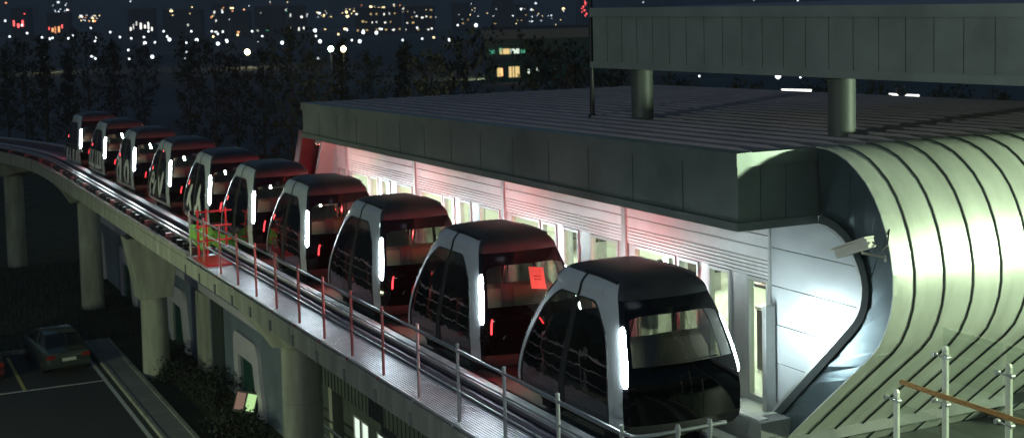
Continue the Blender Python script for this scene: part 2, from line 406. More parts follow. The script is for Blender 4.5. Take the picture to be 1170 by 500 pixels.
# red gate closing the walkway
gt = thing('safety_gate', 'red tube gate with red floor plate closing the walkway end', 'gate', (8.9, 37.3, -6.36))
for x in (8.62, 8.86, 9.40): m = MB(); m.tube((x, 37.3, -6.34), (x, 37.3, -4.98), .03, 8); m.build('post', M['red'], gt, smooth=True)
for z in (-5.06, -5.46, -5.86): m = MB(); m.tube((8.56, 37.3, z), (9.56, 37.3, z), .026, 8); m.build('bar', M['red'], gt, smooth=True)
m = MB(); m.box(8.5, 9.24, 35.9, 37.5, -6.346, -6.31); m.build('floor_plate', M['red'], gt)
m = MB()
for i, (x, y, z, a) in enumerate(((8.75, 37.9, -5.7, .2), (9.0, 37.95, -5.8, -.5), (9.3, 37.9, -5.95, .6), (9.55, 37.95, -6.05, -.3), (8.9, 37.92, -6.0, .9))):
    rows = []
    for r in range(7):
        row = []
        for c in range(7):
            u = (c-3)/3; v = (r-3)/3
            q = Vector((u*.22, .06*math.sin(3*u+i)+.05*v, v*.2)); q.rotate(Matrix.Rotation(a, 3, 'Y'))
            row.append((x+q.x, y+q.y+.03*math.sin(5*v+i), z+q.z))
        rows.append(row)
    m.grid(rows)
tag(m.build('reflective_cloth', M['hivis'], smooth=True), 'bright green reflective bundle tied behind the red gate', 'cloth')

# ---------------------------------------------------------------- pods
Wt = [(0, .95), (.10, 1.02), (.5, 1.035), (.83, 1.01), (1.33, .93), (1.65, .87), (1.9, .80)]
Ft = [(0, 1.62), (.12, 1.70), (.57, 1.70), (.83, 1.67), (1.09, 1.60), (1.33, 1.50), (1.55, 1.41), (1.78, 1.30), (1.9, 1.22)]
Rt = [(0, 1.80), (.12, 1.88), (.33, 1.85), (.70, 1.70), (1.07, 1.50), (1.35, 1.30), (1.63, 1.09), (1.9, .83)]
CI = .10
def Wd(z): return tab(Wt, z)
def smooth_tab(T, z): return (tab(T, z-.08)+tab(T, z)*2+tab(T, z+.08))/4 if .1 < z < 1.8 else tab(T, z)
def side_len(z): return smooth_tab(Ft, z)+smooth_tab(Rt, z)-2*CI
def side_pt(s, y, z, off=0):
    L = side_len(z); yf = -(smooth_tab(Ft, z)-CI); t = (y-yf)/L
    return Vector((s*(Wd(z)-.035*abs(2*t-1)**4+off), y, z))
def side_yd(s, dfront, z, off=0): return side_pt(s, -(smooth_tab(Ft, z)-CI)+dfront, z, off)
def end_pt(e, u, z, off=0):
    T = Ft if e < 0 else Rt
    b = lerp(.16, .09, min(1, z/1.9))
    return Vector((u*(Wd(z)-.025-CI*.45), e*(smooth_tab(T, z)+b*(1-u*u)+off), z))
def lin(a, b, n): return [lerp(a, b, i/n) for i in range(n+1)]
GF, GR, ZB = .38, .13, .13
def zt(q):
    a = max(0, 1-q/.20); c = max(0, 1-(1-q)/.16)
    return 1.80-.40*a**2.2-.32*c**2.2
def door_y(q, z):
    L = side_len(z); return -(smooth_tab(Ft, z)-CI)+GF+q*(L-GF-GR)
def door_pt(s, q, z, off=0): return side_pt(s, door_y(q, z), z, off)
pod = thing('pod_vehicle', 'x', 'pod', (0,0,0), 'driverless pods queued on the guideway')
fr = MB()
for s in (-1, 1):
    zz = lin(0, 1.9, 26)
    fr.grid([[side_yd(s, GF*i/4, z) for i in range(5)] for z in zz])
    fr.grid([[side_yd(s, side_len(z)-GR+GR*i/2, z) for i in range(3)] for z in zz])
    qs = lin(0, 1, 40)
    fr.grid([[door_pt(s, q, lerp(zt(q), 1.9, r/4)) for q in qs] for r in range(5)])
    fr.grid([[door_pt(s, q, lerp(0, ZB, r/2)) for q in qs] for r in range(3)])
# roof dome
nk = [1, .985, .96, .93, .89, .84, .78, .68, .52, .3, .12, .01]
def dome(p, k):
    c = Vector((0, -.20, 0)); q = c+(Vector((p.x, p.y, 0))-c)*k
    return Vector((q.x, q.y, 1.9+.36*max(0, 1-k**3.2)**.55))
ZT = 1.9
def contour_side(s): return [side_yd(s, side_len(ZT)*i/40, ZT) for i in range(41)]
rf = MB()
for s in (-1, 1):
    cs = contour_side(s)
    fr.grid([[dome(p, k) for p in cs] for k in nk[:6]])
    rf.grid([[dome(p, k) for p in cs] for k in nk[5:]])
for e in (-1, 1):
    ce = [side_pt(-1, cs_y, ZT) for cs_y in [(-(tab(Ft, ZT)-CI) if e < 0 else tab(Rt, ZT)-CI)]]+[end_pt(e, u, ZT) for u in lin(-1, 1, 16)]+[side_pt(1, (-(tab(Ft, ZT)-CI) if e < 0 else tab(Rt, ZT)-CI), ZT)]
    rf.grid([[dome(p, k) for p in ce] for k in nk])
fr.build('body_frame', M['podframe'], pod, smooth=True)
rfo = rf.build('roof', M['podroof'], pod, smooth=True)
for s in (-1, 1):
    m = MB(); pts = []
    for y in lin(-.98, .0, 10):
        x = .70; k = max(abs(x)/.79, 0)
        pts.append((s*.665, y, 2.150-.06*(y+.2)**2))
    m.path(pts, .028, 8); m.build('door_track', M['rubber'], rfo, smooth=True)
    # black joint over the frame between the door leaves
    m = MB(); J = []
    for z in lin(1.79, 1.9, 4): J.append([door_pt(s, q, z, .006) for q in (.475, .525)])
    for k in nk[1:7]:
        J.append([dome(side_yd(s, door_y(q, ZT)+(smooth_tab(Ft, ZT)-CI), ZT), k)+Vector((s*.004, 0, .006)) for q in (.475, .525)])
    m.grid(J); m.build('frame_joint', M['rubber'], pod, smooth=True)
# ends: bumper, hood, windscreen, visor, corner strips
for e, nm in ((-1, 'front'), (1, 'rear')):
    us = lin(-1, 1, 20)
    def strip(z0, z1, n, off=0): return [[end_pt(e, u, z, off) for u in us] for z in lin(z0, z1, n)]
    m = MB(); m.grid(strip(0, .20, 3)); m.build('bumper', M['rubber'], pod, smooth=True)
    m = MB(); m.grid(strip(.20, 1.02, 8)); ho = m.build('hood', M['podhood'], pod, smooth=True)
    zw0, zw1 = 1.02, 1.69
    m = MB()
    def wtop(u): return zw1-.10*abs(u)**8
    m.grid([[end_pt(e, u, lerp(zw0, wtop(u), r/7)) for u in lin(-.93, .93, 20)] for r in range(8)])
    m.build('windscreen', M['g_wind'], pod, smooth=True)
    m = MB()
    m.grid([[end_pt(e, u, lerp(wtop(u), 1.9, r/3)) for u in lin(-.93, .93, 20)] for r in range(4)])
    for u0, u1 in ((-1, -.93), (.93, 1)): m.grid([[end_pt(e, u, z) for u in (u0, u1)] for z in lin(zw0, 1.9, 8)])
    m.build('visor', M['podblack'], pod, smooth=True)
    for s in (-1, 1):
        rows = []; m = MB()
        for z in lin(0, 1.9, 20):
            T = Ft if e < 0 else Rt
            rows.append([side_pt(s, e*(smooth_tab(T, z)-CI), z), end_pt(e, s, z)])
        m.grid(rows); m.build('corner_strip', M['podblack'], pod, smooth=True)
    for s in (-1, 1):
        m = MB(); T = Ft if e < 0 else Rt; rows = []
        for z in (lin(.74, 1.56, 14) if e < 0 else lin(.45, 1.18, 12)):
            row = []
            for i in range(7):
                an = PI*i/6; w_ = min(1, .35+14*max(0, min(z-.74, 1.56-z) if e < 0 else min(z-.45, 1.18-z)))
                sp_ = side_pt(s, e*(smooth_tab(T, z)-CI), z)
                if e < 0: base = lerp(sp_, end_pt(e, s, z), .55); out = Vector((s*.72, -.68, .12)); wd = .046*w_; dp = .030*w_
                else: base = end_pt(e, s*.95, z); out = Vector((s*.10, .99, 0)); wd = .030*w_; dp = .014*w_
                tn = Vector((out.y, -out.x, 0)).normalized()
                row.append(base+out*.006+tn*wd*math.cos(an)+out*dp*math.sin(an))
            rows.append(row)
        m.grid(rows)
        m.build('headlight' if e < 0 else 'tail_light', M['headlight'] if e < 0 else (M['taillight'] if s > 0 else M['taillight_dim']), pod, smooth=True)
    if e < 0:
        m = MB(); m.path([end_pt(-1, u, 1.05, .012) for u in lin(-.05, .62, 8)], .010, 6); m.build('wiper', M['rubber'], pod)
# doors: two tinted leaves each side, dark joint between
for s in (-1, 1):
    for q0, q1 in ((0, .475), (.525, 1)):
        qs = lin(q0, q1, 16)
        m = MB(); m.grid([[door_pt(s, q, lerp(ZB, zt(q), r/16), -.004) for q in qs] for r in range(17)])
        lf = m.build('door', M['g_door'], pod, smooth=True)
        m = MB()
        m.path([door_pt(s, q0, z, -.002) for z in lin(ZB, zt(q0), 8)]+[door_pt(s, q, zt(q), -.002) for q in qs[1:]]+[door_pt(s, q1, z, -.002) for z in lin(zt(q1), ZB, 8)[1:]], .016, 6)
        m.build('door_seal', M['rubber'], lf, smooth=True)
    m = MB(); m.grid([[door_pt(s, q, z, .002) for q in lin(.475, .525, 2)] for z in lin(ZB, 1.80, 12)]); m.build('door_joint', M['rubber'], pod, smooth=True)
# underside, cabin
m = MB(); m.box(-.86, .86, -1.6, 1.75, -.02, .03); m.build('cabin_floor', M['seatdark'], pod)
for y, e in ((-1.12, -1), (1.16, 1)):
    m = MB(); m.box(-.80, .80, y-.22, y+.22, .03, .45); so_ = m.build('seat', M['seatdark'], pod, bevel=.03)
    m = MB(); m.sweep([[(-.80+.06*t+.25*max(0,t-.7), y+e*.14-e*.12*t, .45+.86*t-.25*max(0,t-.7)), (.80-.06*t-.25*max(0,t-.7), y+e*.14-e*.12*t, .45+.86*t-.25*max(0,t-.7)), (.80-.06*t-.25*max(0,t-.7), y+e*.06-e*.16*t, .45+.86*t), (-.80+.06*t+.25*max(0,t-.7), y+e*.06-e*.16*t, .45+.86*t)] for t in (0, .4, .7, .85, 1)])
    m.build('backrest', M['seatfab'], so_, bevel=.02)
    m = MB(); m.sweep([[(-.36, y+e*.145-e*.12*t, .46+.84*t), (-.12, y+e*.145-e*.12*t, .46+.84*t), (-.12, y+e*.165-e*.12*t, .46+.84*t), (-.36, y+e*.165-e*.12*t, .46+.84*t)] for t in (0, 1)]); m.build('seat_stripe', M['rubber'], so_)
for x, y in ((-.5, -.35), (.5, .4)):
    m = MB(); m.tube((x, y, .03), (x, y, 2.05), .016, 8); m.build('grab_pole', M['steel'], pod, smooth=True)
m = MB(); m.box(-.55, .55, -1.45, 1.55, -.28, -.02); m.box(-.85, .85, -1.1, -.8, -.2, -.05); m.box(-.85, .85, .9, 1.2, -.2, -.05); m.build('bogie', M['bogie'], pod, bevel=.02)
for x in (-.86, .86):
    for y in (-1.0, 1.05):
        m = MB(); m.tube((x-.05, y, -.0), (x+.05, y, -.0), .07, 12); m.tube((x-.045, y, -.0), (x+.045, y, -.0), .03, 8); m.build('wheel', M['rubber'], pod, smooth=True)
snapshot(pod)
Pdat = [(10.74, 16.45), (10.74, 21.27), (10.74, 26.15), (10.73, 31.08), (10.71, 35.68), (10.67, 40.30), (10.66, 45.75), (10.60, 51.6), (10.53, 57.5), (10.42, 63.2)]
LAB = ['dark pod at the head of the queue beside the curved steel shell',
 'dark pod with a pink paper sheet behind its windscreen',
 'plain-doored dark pod directly behind the pod with the pink paper',
 'fourth pod of the queue, plain tinted doors, before the smooth glass platform doors',
 'fifth pod of the queue, plain doors, beside the far slanted end of the station wall',
 'pod with pale leaf-like graphic on its door, standing beside the red gate',
 'pod with slanting pale strokes on its door, directly behind the pod by the red gate',
 'pod with pale arch-shaped graphics on its door, third from the tail',
 'pod with low pale bars along its door foot, second from the tail of the queue',
 'last and smallest pod at the tail of the queue where the guideway bends']
YO = 1.67
pods = []
for i, (x, yh) in enumerate(Pdat):
    l = (x, yh+YO, -6.0); rz = (0, 0, 0, 0, 0, 0, .01, .015, .03, .05)[i]
    if i == 0: o = pod; o.location = l; o['label'] = LAB[0]
    else: o = dup(pod, l, rz, LAB[i])
    pods.append(o)
# door graphics on the five rear pods (film on the left doors)
def graphic(root, fn):
    m = MB(); n = 72; mzz = 60
    for a in range(n):
        for b_ in range(mzz):
            q0, q1 = a/n, (a+1)/n; z0, z1 = .14+1.1*b_/mzz, .14+1.1*(b_+1)/mzz
            qc, zc = (q0+q1)/2, (z0+z1)/2
            if .47 < qc < .53 or not fn(qc, zc): continue
            m.add([door_pt(-1, q0, z0, .006), door_pt(-1, q1, z0, .006), door_pt(-1, q1, z1, .006), door_pt(-1, q0, z1, .006)], [(0,1,2,3)])
    ORG[root.name] = (0,0,0)
    o = m.build('door_graphic', M['graphic'], None, merge=True); o.parent = root; o.location = (0,0,0)
def ell(q, z, cx, cz, rx, rz, a=0):
    dx, dz = (q-cx)*3, z-cz; c, s_ = math.cos(a), math.sin(a); u = dx*c+dz*s_; v = -dx*s_+dz*c
    return (u/(rx*3))**2+(v/rz)**2 < 1
graphic(pods[5], lambda q, z: (ell(q, z, .30, .85, .05, .42, .5) or ell(q, z, .24, .62, .045, .36, -.5) or ell(q, z, .75, .78, .06, .44, .6) or ell(q, z, .68, .55, .04, .3, -.7) or ell(q, z, .42, .4, .04, .3, 1.0)))
graphic(pods[6], lambda q, z: (ell(q, z, .22, .75, .05, .46, .55) or ell(q, z, .36, .6, .035, .4, -.3) or ell(q, z, .74, .82, .10, .20, .3) and not ell(q, z, .74, .84, .045, .10, .3) or ell(q, z, .62, .5, .04, .35, .7) or ell(q, z, .86, .5, .03, .3, .1)))
graphic(pods[7], lambda q, z: (ell(q, z, .25, .62, .17, .46) and not ell(q, z, .25, .5, .07, .34) or ell(q, z, .76, .55, .17, .5) and not ell(q, z, .78, .42, .065, .33) or ell(q, z, .5, .9, .02, .1)))
graphic(pods[8], lambda q, z: z < .95 and (abs(((q*5.2) % 1)-.5) < .26 and z > .22+.1*math.sin(q*9) or ell(q, z, .5, .3, .5, .09)))
graphic(pods[9], lambda q, z: z < .62 and (abs(((q*4.1+z*.6) % 1)-.5) < .24))
# pink paper behind the second pod's windscreen
px_, py_ = Pdat[1][0], Pdat[1][1]+YO
m = MB(); c = Vector((px_+.30, py_-1.30, -4.62)); n_ = Vector((0, -.85, .5)).normalized(); a_ = Vector((1, 0, -.14)).normalized(); u_ = n_.cross(a_)
m.obox(c, a_, u_, n_, .15, .21, .002)
pk = m.build('paper_sheet', M['pink'], None, loc=c); tag(pk, 'pink paper sheet with faint dark writing behind the windscreen', 'paper')
ORG[pk.name] = tuple(c)
for k in range(2):
    for j in range(3):
        MB().obox(c-n_*.004*(1 if n_.y > 0 else -1)+a_*(-.05+.05*j)+u_*(.03-.06*k), a_, u_, n_, .017, .012, .001).build('writing', M['ink'], pk)

# ---------------------------------------------------------------- station building
OUT = [(15.60, -1.93), (15.36, -1.94), (15.14, -1.99), (14.93, -2.07), (14.74, -2.19), (14.55, -2.34), (14.38, -2.54), (14.26, -2.74), (14.15, -2.98), (14.07, -3.25), (14.02, -3.52), (14.02, -3.80), (14.06, -4.03), (14.15, -4.28), (14.28, -4.52), (14.46, -4.72), (15.52, -5.64), (16.9, -6.86)]
INN = [(15.60, -3.02), (15.42, -3.03), (15.24, -3.08), (15.08, -3.16), (14.95, -3.26), (14.84, -3.38), (14.75, -3.52), (14.69, -3.66), (14.66, -3.80), (14.67, -3.94), (14.70, -4.08), (14.76, -4.20), (14.85, -4.32), (14.97, -4.44), (15.80, -5.22), (17.35, -6.68)]
st = thing('station_building', 'low steel-clad station with glazed platform wall and rounded end shell', 'station', (16.5, 25, GZ))
XW, XF, YN, YE = 12.6, 11.1, 15.6, 35.5
ZE = -3.02
# wall above and around platform openings : ribbed siding profile swept along y
prof = []
z = -4.06
while z < -3.1:
    step = .055 if z < -3.78 else .19
    prof += [(12.6, z), (12.585, z+.012), (12.585, z+step-.012), (12.6, z+step)]
    z += step+.004
m = MB(); poly = [(x, zz_) for x, zz_ in prof]+[(12.75, prof[-1][1]), (12.75, -4.06)]
m.prism(poly, 'y', 16.86, 37.0); m.build('siding', M['siding'], st)
# near blank wall with big panels
zs = [-6.05, -5.90, -5.31, -4.72, -4.13, -3.55, -2.9]
def inn_y(z_):
    P = INN
    for (y0, z0), (y1, z1) in zip(P, P[1:]):
        if z1 <= z_ <= z0: return lerp(y0, y1, (z0-z_)/(z0-z1))
    return P[0][0] if z_ > P[0][1] else P[-1][0]
def clipped(z0, z1, yb, dy):
    return [(yb, z0), (yb, z1)]+[(min(yb-.01, inn_y(lerp(z1, z0, i/12))-dy), lerp(z1, z0, i/12)) for i in range(13)]
for a, b_ in zip(zs, zs[1:]):
    MB().prism(clipped(a+.006, b_-.006, 16.84, .12), 'x', XW, XW+.06).build('wall_panel', M['panel'], st)
MB().prism(clipped(-6.1, -2.95, 16.86, .16), 'x', XW+.061, XW+.15).build('panel_backing', M['seam'], st)
m = MB(); m.box(XW-.02, XW+.1, 16.84, 16.90, -6.05, -3.0); m.build('panel_trim', M['alu'], st)
# jamb post beside last door, mini kerb
m = MB(); m.box(12.38, 12.56, 16.70, 16.80, -6.05, -4.42); m.build('jamb_post', M['alu'], st, bevel=.01)
# platform
MB().box(11.98, 24, 16.3, 37.6, -6.5, -6.05).build('platform_slab', M['conc_dark'], st)
MB().box(12.02, 12.20, 16.4, 37.6, -6.05, -6.035).build('platform_edge_strip', M['paint'], st)
MB().box(12.21, 22, 16.6, 37.5, -6.05, -6.044).build('platform_floor', M['intfloor'], st)
# openings
PB = 5.0
def opening(kind, y0, y1, zb=-6.04, zt_=-4.07):
    f = MB(); t = .055
    f.box(XW-.01, XW+.09, y0, y0+t, zb, zt_); f.box(XW-.01, XW+.09, y1-t, y1, zb, zt_)
    f.box(XW-.008, XW+.09, y0+t, y1-t, zt_-t, zt_); f.box(XW-.008, XW+.09, y0+t, y1-t, zb, zb+.10)
    o = f.build(kind, M['frame'], st)
    MB().box(XW+.035, XW+.045, y0+t, y1-t, zb+.10, zt_-t).build('pane', M['g_pane'], o)
    return o
def filler(y0, y1): MB().box(XW+.01, XW+.10, y0+.003, y1-.003, -6.04, -4.063).build('mullion', M['alu'], st)
y = 16.90
k = 0
for k in range(5):
    b0 = 16.42+PB*k
    segs = [('door', max(b0, 16.92), b0+1.05), ('fill', b0+1.05, b0+1.50), ('window', b0+1.50, b0+2.12), ('fill', b0+2.12, b0+2.40), ('window', b0+2.40, b0+3.02), ('fill', b0+3.02, b0+3.10), ('window', b0+3.10, b0+4.45), ('fill', b0+4.45, b0+5.0)]
    for kd, a, c_ in segs:
        if a > 36.9: continue
        c_ = min(c_, 36.95)
        if kd == 'fill': filler(a, c_)
        else: opening(kd, a, c_)
    if b0+4.9 < 37:
        MB().box(XW-.05, XW-.012, b0+4.66, b0+4.80, -6.04, -3.02).build('pilaster', M['alu'], st)
# slanted far end
m = MB(); m.prism([(36.95, -3.02), (37.12, -3.02), (39.1, -6.3), (38.9, -6.3)], 'x', 12.2, 12.75); m.build('end_trim', M['alu'], st)
m = MB(); m.prism([(36.6, -2.6), (37.0, -2.6), (38.95, -6.3), (36.6, -6.3)], 'x', 12.62, 12.74); m.build('end_panel', M['panel'], st)
m = MB(); m.prism([(37.9, -3.05), (38.3, -3.05), (40.3, -6.3), (39.8, -6.3)], 'x', 11.9, 12.8); m.build('end_fin', M['finglow'], st)
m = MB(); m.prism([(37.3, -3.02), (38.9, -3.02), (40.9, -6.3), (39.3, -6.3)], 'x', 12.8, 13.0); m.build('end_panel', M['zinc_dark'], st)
# interior
MB().box(18.0, 18.2, 14.6, 37.4, -6.04, -2.5).build('inner_wall', M['interior'], st)
MB().box(12.76, 18.0, 37.0, 37.2, -6.04, -2.5).build('inner_wall', M['interior'], st)
MB().box(12.76, 18.0, 16.4, 16.5, -6.04, -2.5).build('inner_wall', M['interior'], st)
MB().box(12.76, 18.0, 16.05, 37.0, -3.0, -2.9).build('inner_ceiling', M['interior'], st)
for yy in [17.6+2.5*i for i in range(8)]:
    for xx in (14.2, 16.6):
        MB().box(xx-.65, xx+.65, yy-.14, yy+.14, -3.06, -3.003).build('ceiling_light', M['ceil'], st)
for yy in (19.0, 24.0, 29.0, 34.0):
    m = MB(); m.tube((15.6, yy, -6.04), (15.6, yy, -3.0), .17, 16); m.build('inner_column', M['paintgrey'], st, smooth=True)
# furniture seen through the glass
for i, (yy, lb) in enumerate(((20.9, 'dark bench inside station behind the pane by the first pod'), (25.6, 'dark bench inside station behind the pane by the second pod'), (30.6, 'dark bench inside station behind the pane by the third pod'))):
    bn = thing('bench', lb, 'bench', (16.9, yy, -6.04), 'benches inside the station')
    MB().box(16.6, 17.2, yy-.9, yy+.9, -5.62, -5.56).build('seat', M['bogie'], bn); MB().box(17.18, 17.24, yy-.9, yy+.9, -5.56, -5.12).build('backrest', M['bogie'], bn)
    for q in (-.75, .75): MB().box(16.65, 17.2, yy+q-.03, yy+q+.03, -6.04, -5.62).build('leg', M['steel'], bn)
for i, (p, lb) in enumerate((((14.6, 23.05, -4.25), 'green lit exit sign seen beside the pink paper sheet'), ((14.4, 17.75, -4.25), 'green lit exit sign seen through windscreen of head pod'))):
    ex = thing('exit_sign', lb, 'sign', p, 'green exit signs in the station')
    x, yy, zz_ = p
    MB().box(x-.02, x+.02, yy-.2, yy+.2, zz_-.1, zz_+.1).build('housing', M['interior'], ex)
    m = MB(); m.box(x-.026, x-.021, yy-.17, yy+.17, zz_-.08, zz_+.08); m.build('lit_face', M['exit'], ex)
    m = MB(); m.tube((x, yy, zz_+.1), (x, yy, -3.0), .012, 6); m.build('hanger', M['steel'], ex)
    m = MB(); m.obox((x-.028, yy+.03, zz_-.01), (0,1,.4), (0,-.4,1), (1,0,0), .05, .012, .001); m.obox((x-.028, yy, zz_+.045), (0,1,0), (0,0,1), (1,0,0), .014, .014, .001); m.obox((x-.028, yy-.03, zz_-.03), (0,.6,1), (0,-1,.6), (1,0,0), .035, .01, .001); m.build('running_figure', M['interior'], ex)
for i, (x, yy, w_, lb) in enumerate(((13.9, 18.6, .5, 'dark waist-high cabinet inside by the last platform window'), (13.9, 22.6, .5, 'dark waist-high cabinet inside behind the head pod'), (14.0, 28.1, .5, 'dark waist-high cabinet inside behind the plain third pod'))):
    t_ = thing('cabinet', lb, 'cabinet', (x, yy, -6.04), 'cabinets inside the station')
    MB().box(x-.12, x+.12, yy-w_/2, yy+w_/2, -6.04, -5.0).build('body', M['seatdark'], t_, bevel=.02); MB().box(x-.14, x+.14, yy-w_/2-.02, yy+w_/2+.02, -5.0, -4.94).build('top', M['steel'], t_)
    MB().box(x-.125, x-.121, yy-.12, yy+.12, -5.3, -5.1).build('screen', M['g_port'], t_)
# black notice boards hung high behind the last glass
for yy, lb in ((17.2, 'dark hanging board behind the last glass door by the shell'), (18.5, 'dark hanging board behind the narrow window next to last door')):
    t_ = thing('notice_board', lb, 'board', (13.6, yy, -4.3), 'boards inside the station')
    m = MB(); m.box(13.58, 13.62, yy-.42, yy+.42, -4.55, -4.05); m.build('panel', M['seatdark'], t_)
    for k in range(4): MB().box(13.572, 13.579, yy-.36, yy+.36, -4.50+.11*k, -4.46+.11*k).build('slat', M['steel'], t_)
    m = MB(); m.tube((13.6, yy, -4.05), (13.6, yy, -2.99), .02, 6); m.build('hanger', M['steel'], t_)
# eave : soffit, fascia trims
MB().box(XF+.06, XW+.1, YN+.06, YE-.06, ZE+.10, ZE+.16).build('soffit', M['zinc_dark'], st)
zt0, zt1 = -1.93, -2.09       # fascia top near and far
m = MB(); m.sweep([[(XF+.035, yy, ZE+.13), (XF+.035, yy, zt_-.19), (XF+.2, yy, zt_-.19), (XF+.2, yy, ZE+.13)] for yy, zt_ in ((YN+.036, zt0), (YE-.036, zt1))]); m.build('fascia', M['zinc'], st)
for i in range(1, 14):
    yy = lerp(YN, YE, i/14); zz_ = lerp(zt0, zt1, i/14)
    MB().box(XF+.028, XF+.036, yy-.006, yy+.006, ZE+.12, zz_-.19).build('panel_seam', M['zinc_dark'], st)
m = MB(); m.sweep([[(XF, yy, zt_-.19), (XF, yy, zt_), (XF+.25, yy, zt_+.01), (XF+.25, yy, zt_-.19)] for yy, zt_ in ((YN, zt0), (YE, zt1))]); m.build('fascia_trim', M['zinc'], st)
m = MB(); m.box(XF, XF+.22, YN, YE, ZE, ZE+.12); m.build('eave_lip', M['zinc'], st)
# return face toward the shell
m = MB(); m.box(XF+.2, 12.62, YN+.036, YN+.2, ZE+.12, zt0-.19)
m.build('fascia_return', M['zinc'], st)
for xx in (11.52, 11.95): MB().box(xx-.005, xx+.005, YN+.028, YN+.037, ZE+.12, zt0-.19).build('panel_seam', M['zinc_dark'], st)
MB().box(XF+.25, 12.5, YN, YN+.25, zt0-.19, zt0+.002).build('fascia_trim', M['zinc'], st)
MB().box(XF+.22, 12.5, YN, YN+.22, ZE, ZE+.12).build('eave_lip', M['zinc'], st)
# far end fascia and back side
MB().box(XF+.2, 22.3, YE-.2, YE-.036, ZE+.1, zt1-.19).build('fascia', M['zinc'], st)
MB().box(XF+.25, 22.3, YE-.25, YE, zt1-.19, zt1).build('fascia_trim', M['roofmetal'], st)
MB().box(22.1, 22.3, 15, YE, -6.5, -2.1).build('back_wall', M['zinc'], st)
# roof with standing seams along y
XR0, XR1 = XF+.24, 22.3
m = MB(); m.grid([[(x, yy, zz_) for x in lin(XR0, XR1, 8)] for yy, zz_ in ((YN, zt0-.004), (YE-.1, zt1-.004))]); ro = m.build('roof', M['roofmetal'], st)
x = XR0+.12
while x < XR1:
    m = MB(); m.sweep([[(x-.012, yy, zz_-.01), (x+.012, yy, zz_-.01), (x+.008, yy, zz_+.035), (x-.008, yy, zz_+.035)] for yy, zz_ in ((YN+.01, zt0-.04), (YN+.5, zt0), (YE-.3, zt1))]); m.build('roof_seam', M['roofmetal'], ro); x += .52
# rounded shell: outer section (y,z)
XS0, XS1 = 12.5, 25.0
m = MB(); m.grid([[(x, yy, zz_) for x in (XS0, XS1)] for yy, zz_ in OUT])
sh = m.build('shell', M['shell'], st, smooth=True)
seams = [12.86]
while seams[-1] < XS1-.6: seams.append(seams[-1]+.525)
def off_poly(P, d):
    out = []
    for i, p in enumerate(P):
        a = Vector(P[max(i-1, 0)]); b_ = Vector(P[min(i+1, len(P)-1)]); t = (b_-a).normalized(); n = Vector((-t.y, t.x))
        out.append((p[0]-n.x*d, p[1]-n.y*d))
    return out
OUTO = off_poly(OUT, -.018) if off_poly(OUT, .018)[10][0] > OUT[10][0] else off_poly(OUT, .018)
for x in seams:
    m = MB(); m.sweep([[(x-.012, a[0], a[1]), (x+.012, a[0], a[1]), (x+.010, b_[0], b_[1]), (x-.010, b_[0], b_[1])] for a, b_ in zip(OUT, OUTO)]); m.build('shell_seam', M['seam'], sh)
r3 = random.Random(4)
for x0, x1 in zip([XS0+.02]+seams, seams):      # cross joints between the sheets of each strip
    for i in ((9, 15) if x0 < 12.7 else ()):
        (ya, za), (yb, zb) = OUT[i], OUT[i+1]; t_ = Vector((0, yb-ya, zb-za)).normalized(); n_ = Vector((0, t_.z, -t_.y)); n_ = n_ if n_.y < 0 else -n_
        MB().obox(Vector(((x0+x1)/2, ya, za))+n_*.003, (1,0,0), t_, n_, (x1-x0)/2-.02, .006, .003).build('sheet_joint', M['zinc'], sh)
# ring face
def resample(P, n):
    L = [0]
    for a, b_ in zip(P, P[1:]): L.append(L[-1]+math.dist(a, b_))
    out = []
    for i in range(n):
        t = L[-1]*i/(n-1)
        for k in range(len(P)-1):
            if t <= L[k+1]+1e-9:
                u = (t-L[k])/(L[k+1]-L[k]); out.append((lerp(P[k][0], P[k+1][0], u), lerp(P[k][1], P[k+1][1], u))); break
    return out
n = 20
A = resample(OUT, n); B = resample(INN, n)
for i in range(n-1):       # each ring sheet its own slightly tilted panel
    tlt = .012*math.sin(i*2.4)
    m = MB(); q = [(A[i], XS0+.0), (A[i+1], XS0-.0), (B[i+1], XS0+.075+tlt), (B[i], XS0+.075-tlt)]
    m.add([(xx, p[0], p[1]) for p, xx in q]+[(xx+.02, p[0], p[1]) for p, xx in q], [(0,1,2,3), (7,6,5,4), (0,4,5,1), (1,5,6,2), (2,6,7,3), (3,7,4,0)])
    m.build('ring_sheet', M['ring'], st)
m = MB(); edge = OUT
m.sweep([[(XS0-.03, a[0], a[1]), (XS0+.03, a[0], a[1]), (XS0+.03, b_[0], b_[1]), (XS0-.03, b_[0], b_[1])] for a, b_ in zip(off_poly(OUT, 0), OUTO)]); m.build('ring_edge', M['shell'], st)
# dark recess and inner flashing
INI = off_poly(INN, .11); INJ = off_poly(INN, -.05)
if INI[8][0] > INN[8][0]: INI, INJ = INJ, INI
m = MB(); m.sweep([[(XS0+.06, a[0], a[1]), (XS0+.02, a[0], a[1]), (XS0-.0, b_[0], b_[1]), (XS0+.06, b_[0], b_[1])] for a, b_ in zip(INI, off_poly(INN, 0))]); m.build('ring_lip', M['seam'], st)
m = MB(); m.sweep([[(XS0+.0, a[0], a[1]), (XW+.02, a[0], a[1]), (XW+.02, b_[0], b_[1]), (XS0+.0, b_[0], b_[1])] for a, b_ in zip(INN, INJ)]); m.build('ring_reveal', M['alu'], st)
# base under the station
MB().box(12.6, 25, 17.5, 40, GZ, -6.5).build('undercroft_wall', M['conc_dark'], st)
MB().box(17.3, 25.2, 17.2, 17.5, -6.9, -2.2).build('end_wall', M['zinc'], st)

# terrace behind the glass
tr = MB(); tr.box(12.7, 32, 4, 16.9, -7.2, -6.87); struct(tr.build('terrace_floor', M['terrace']))

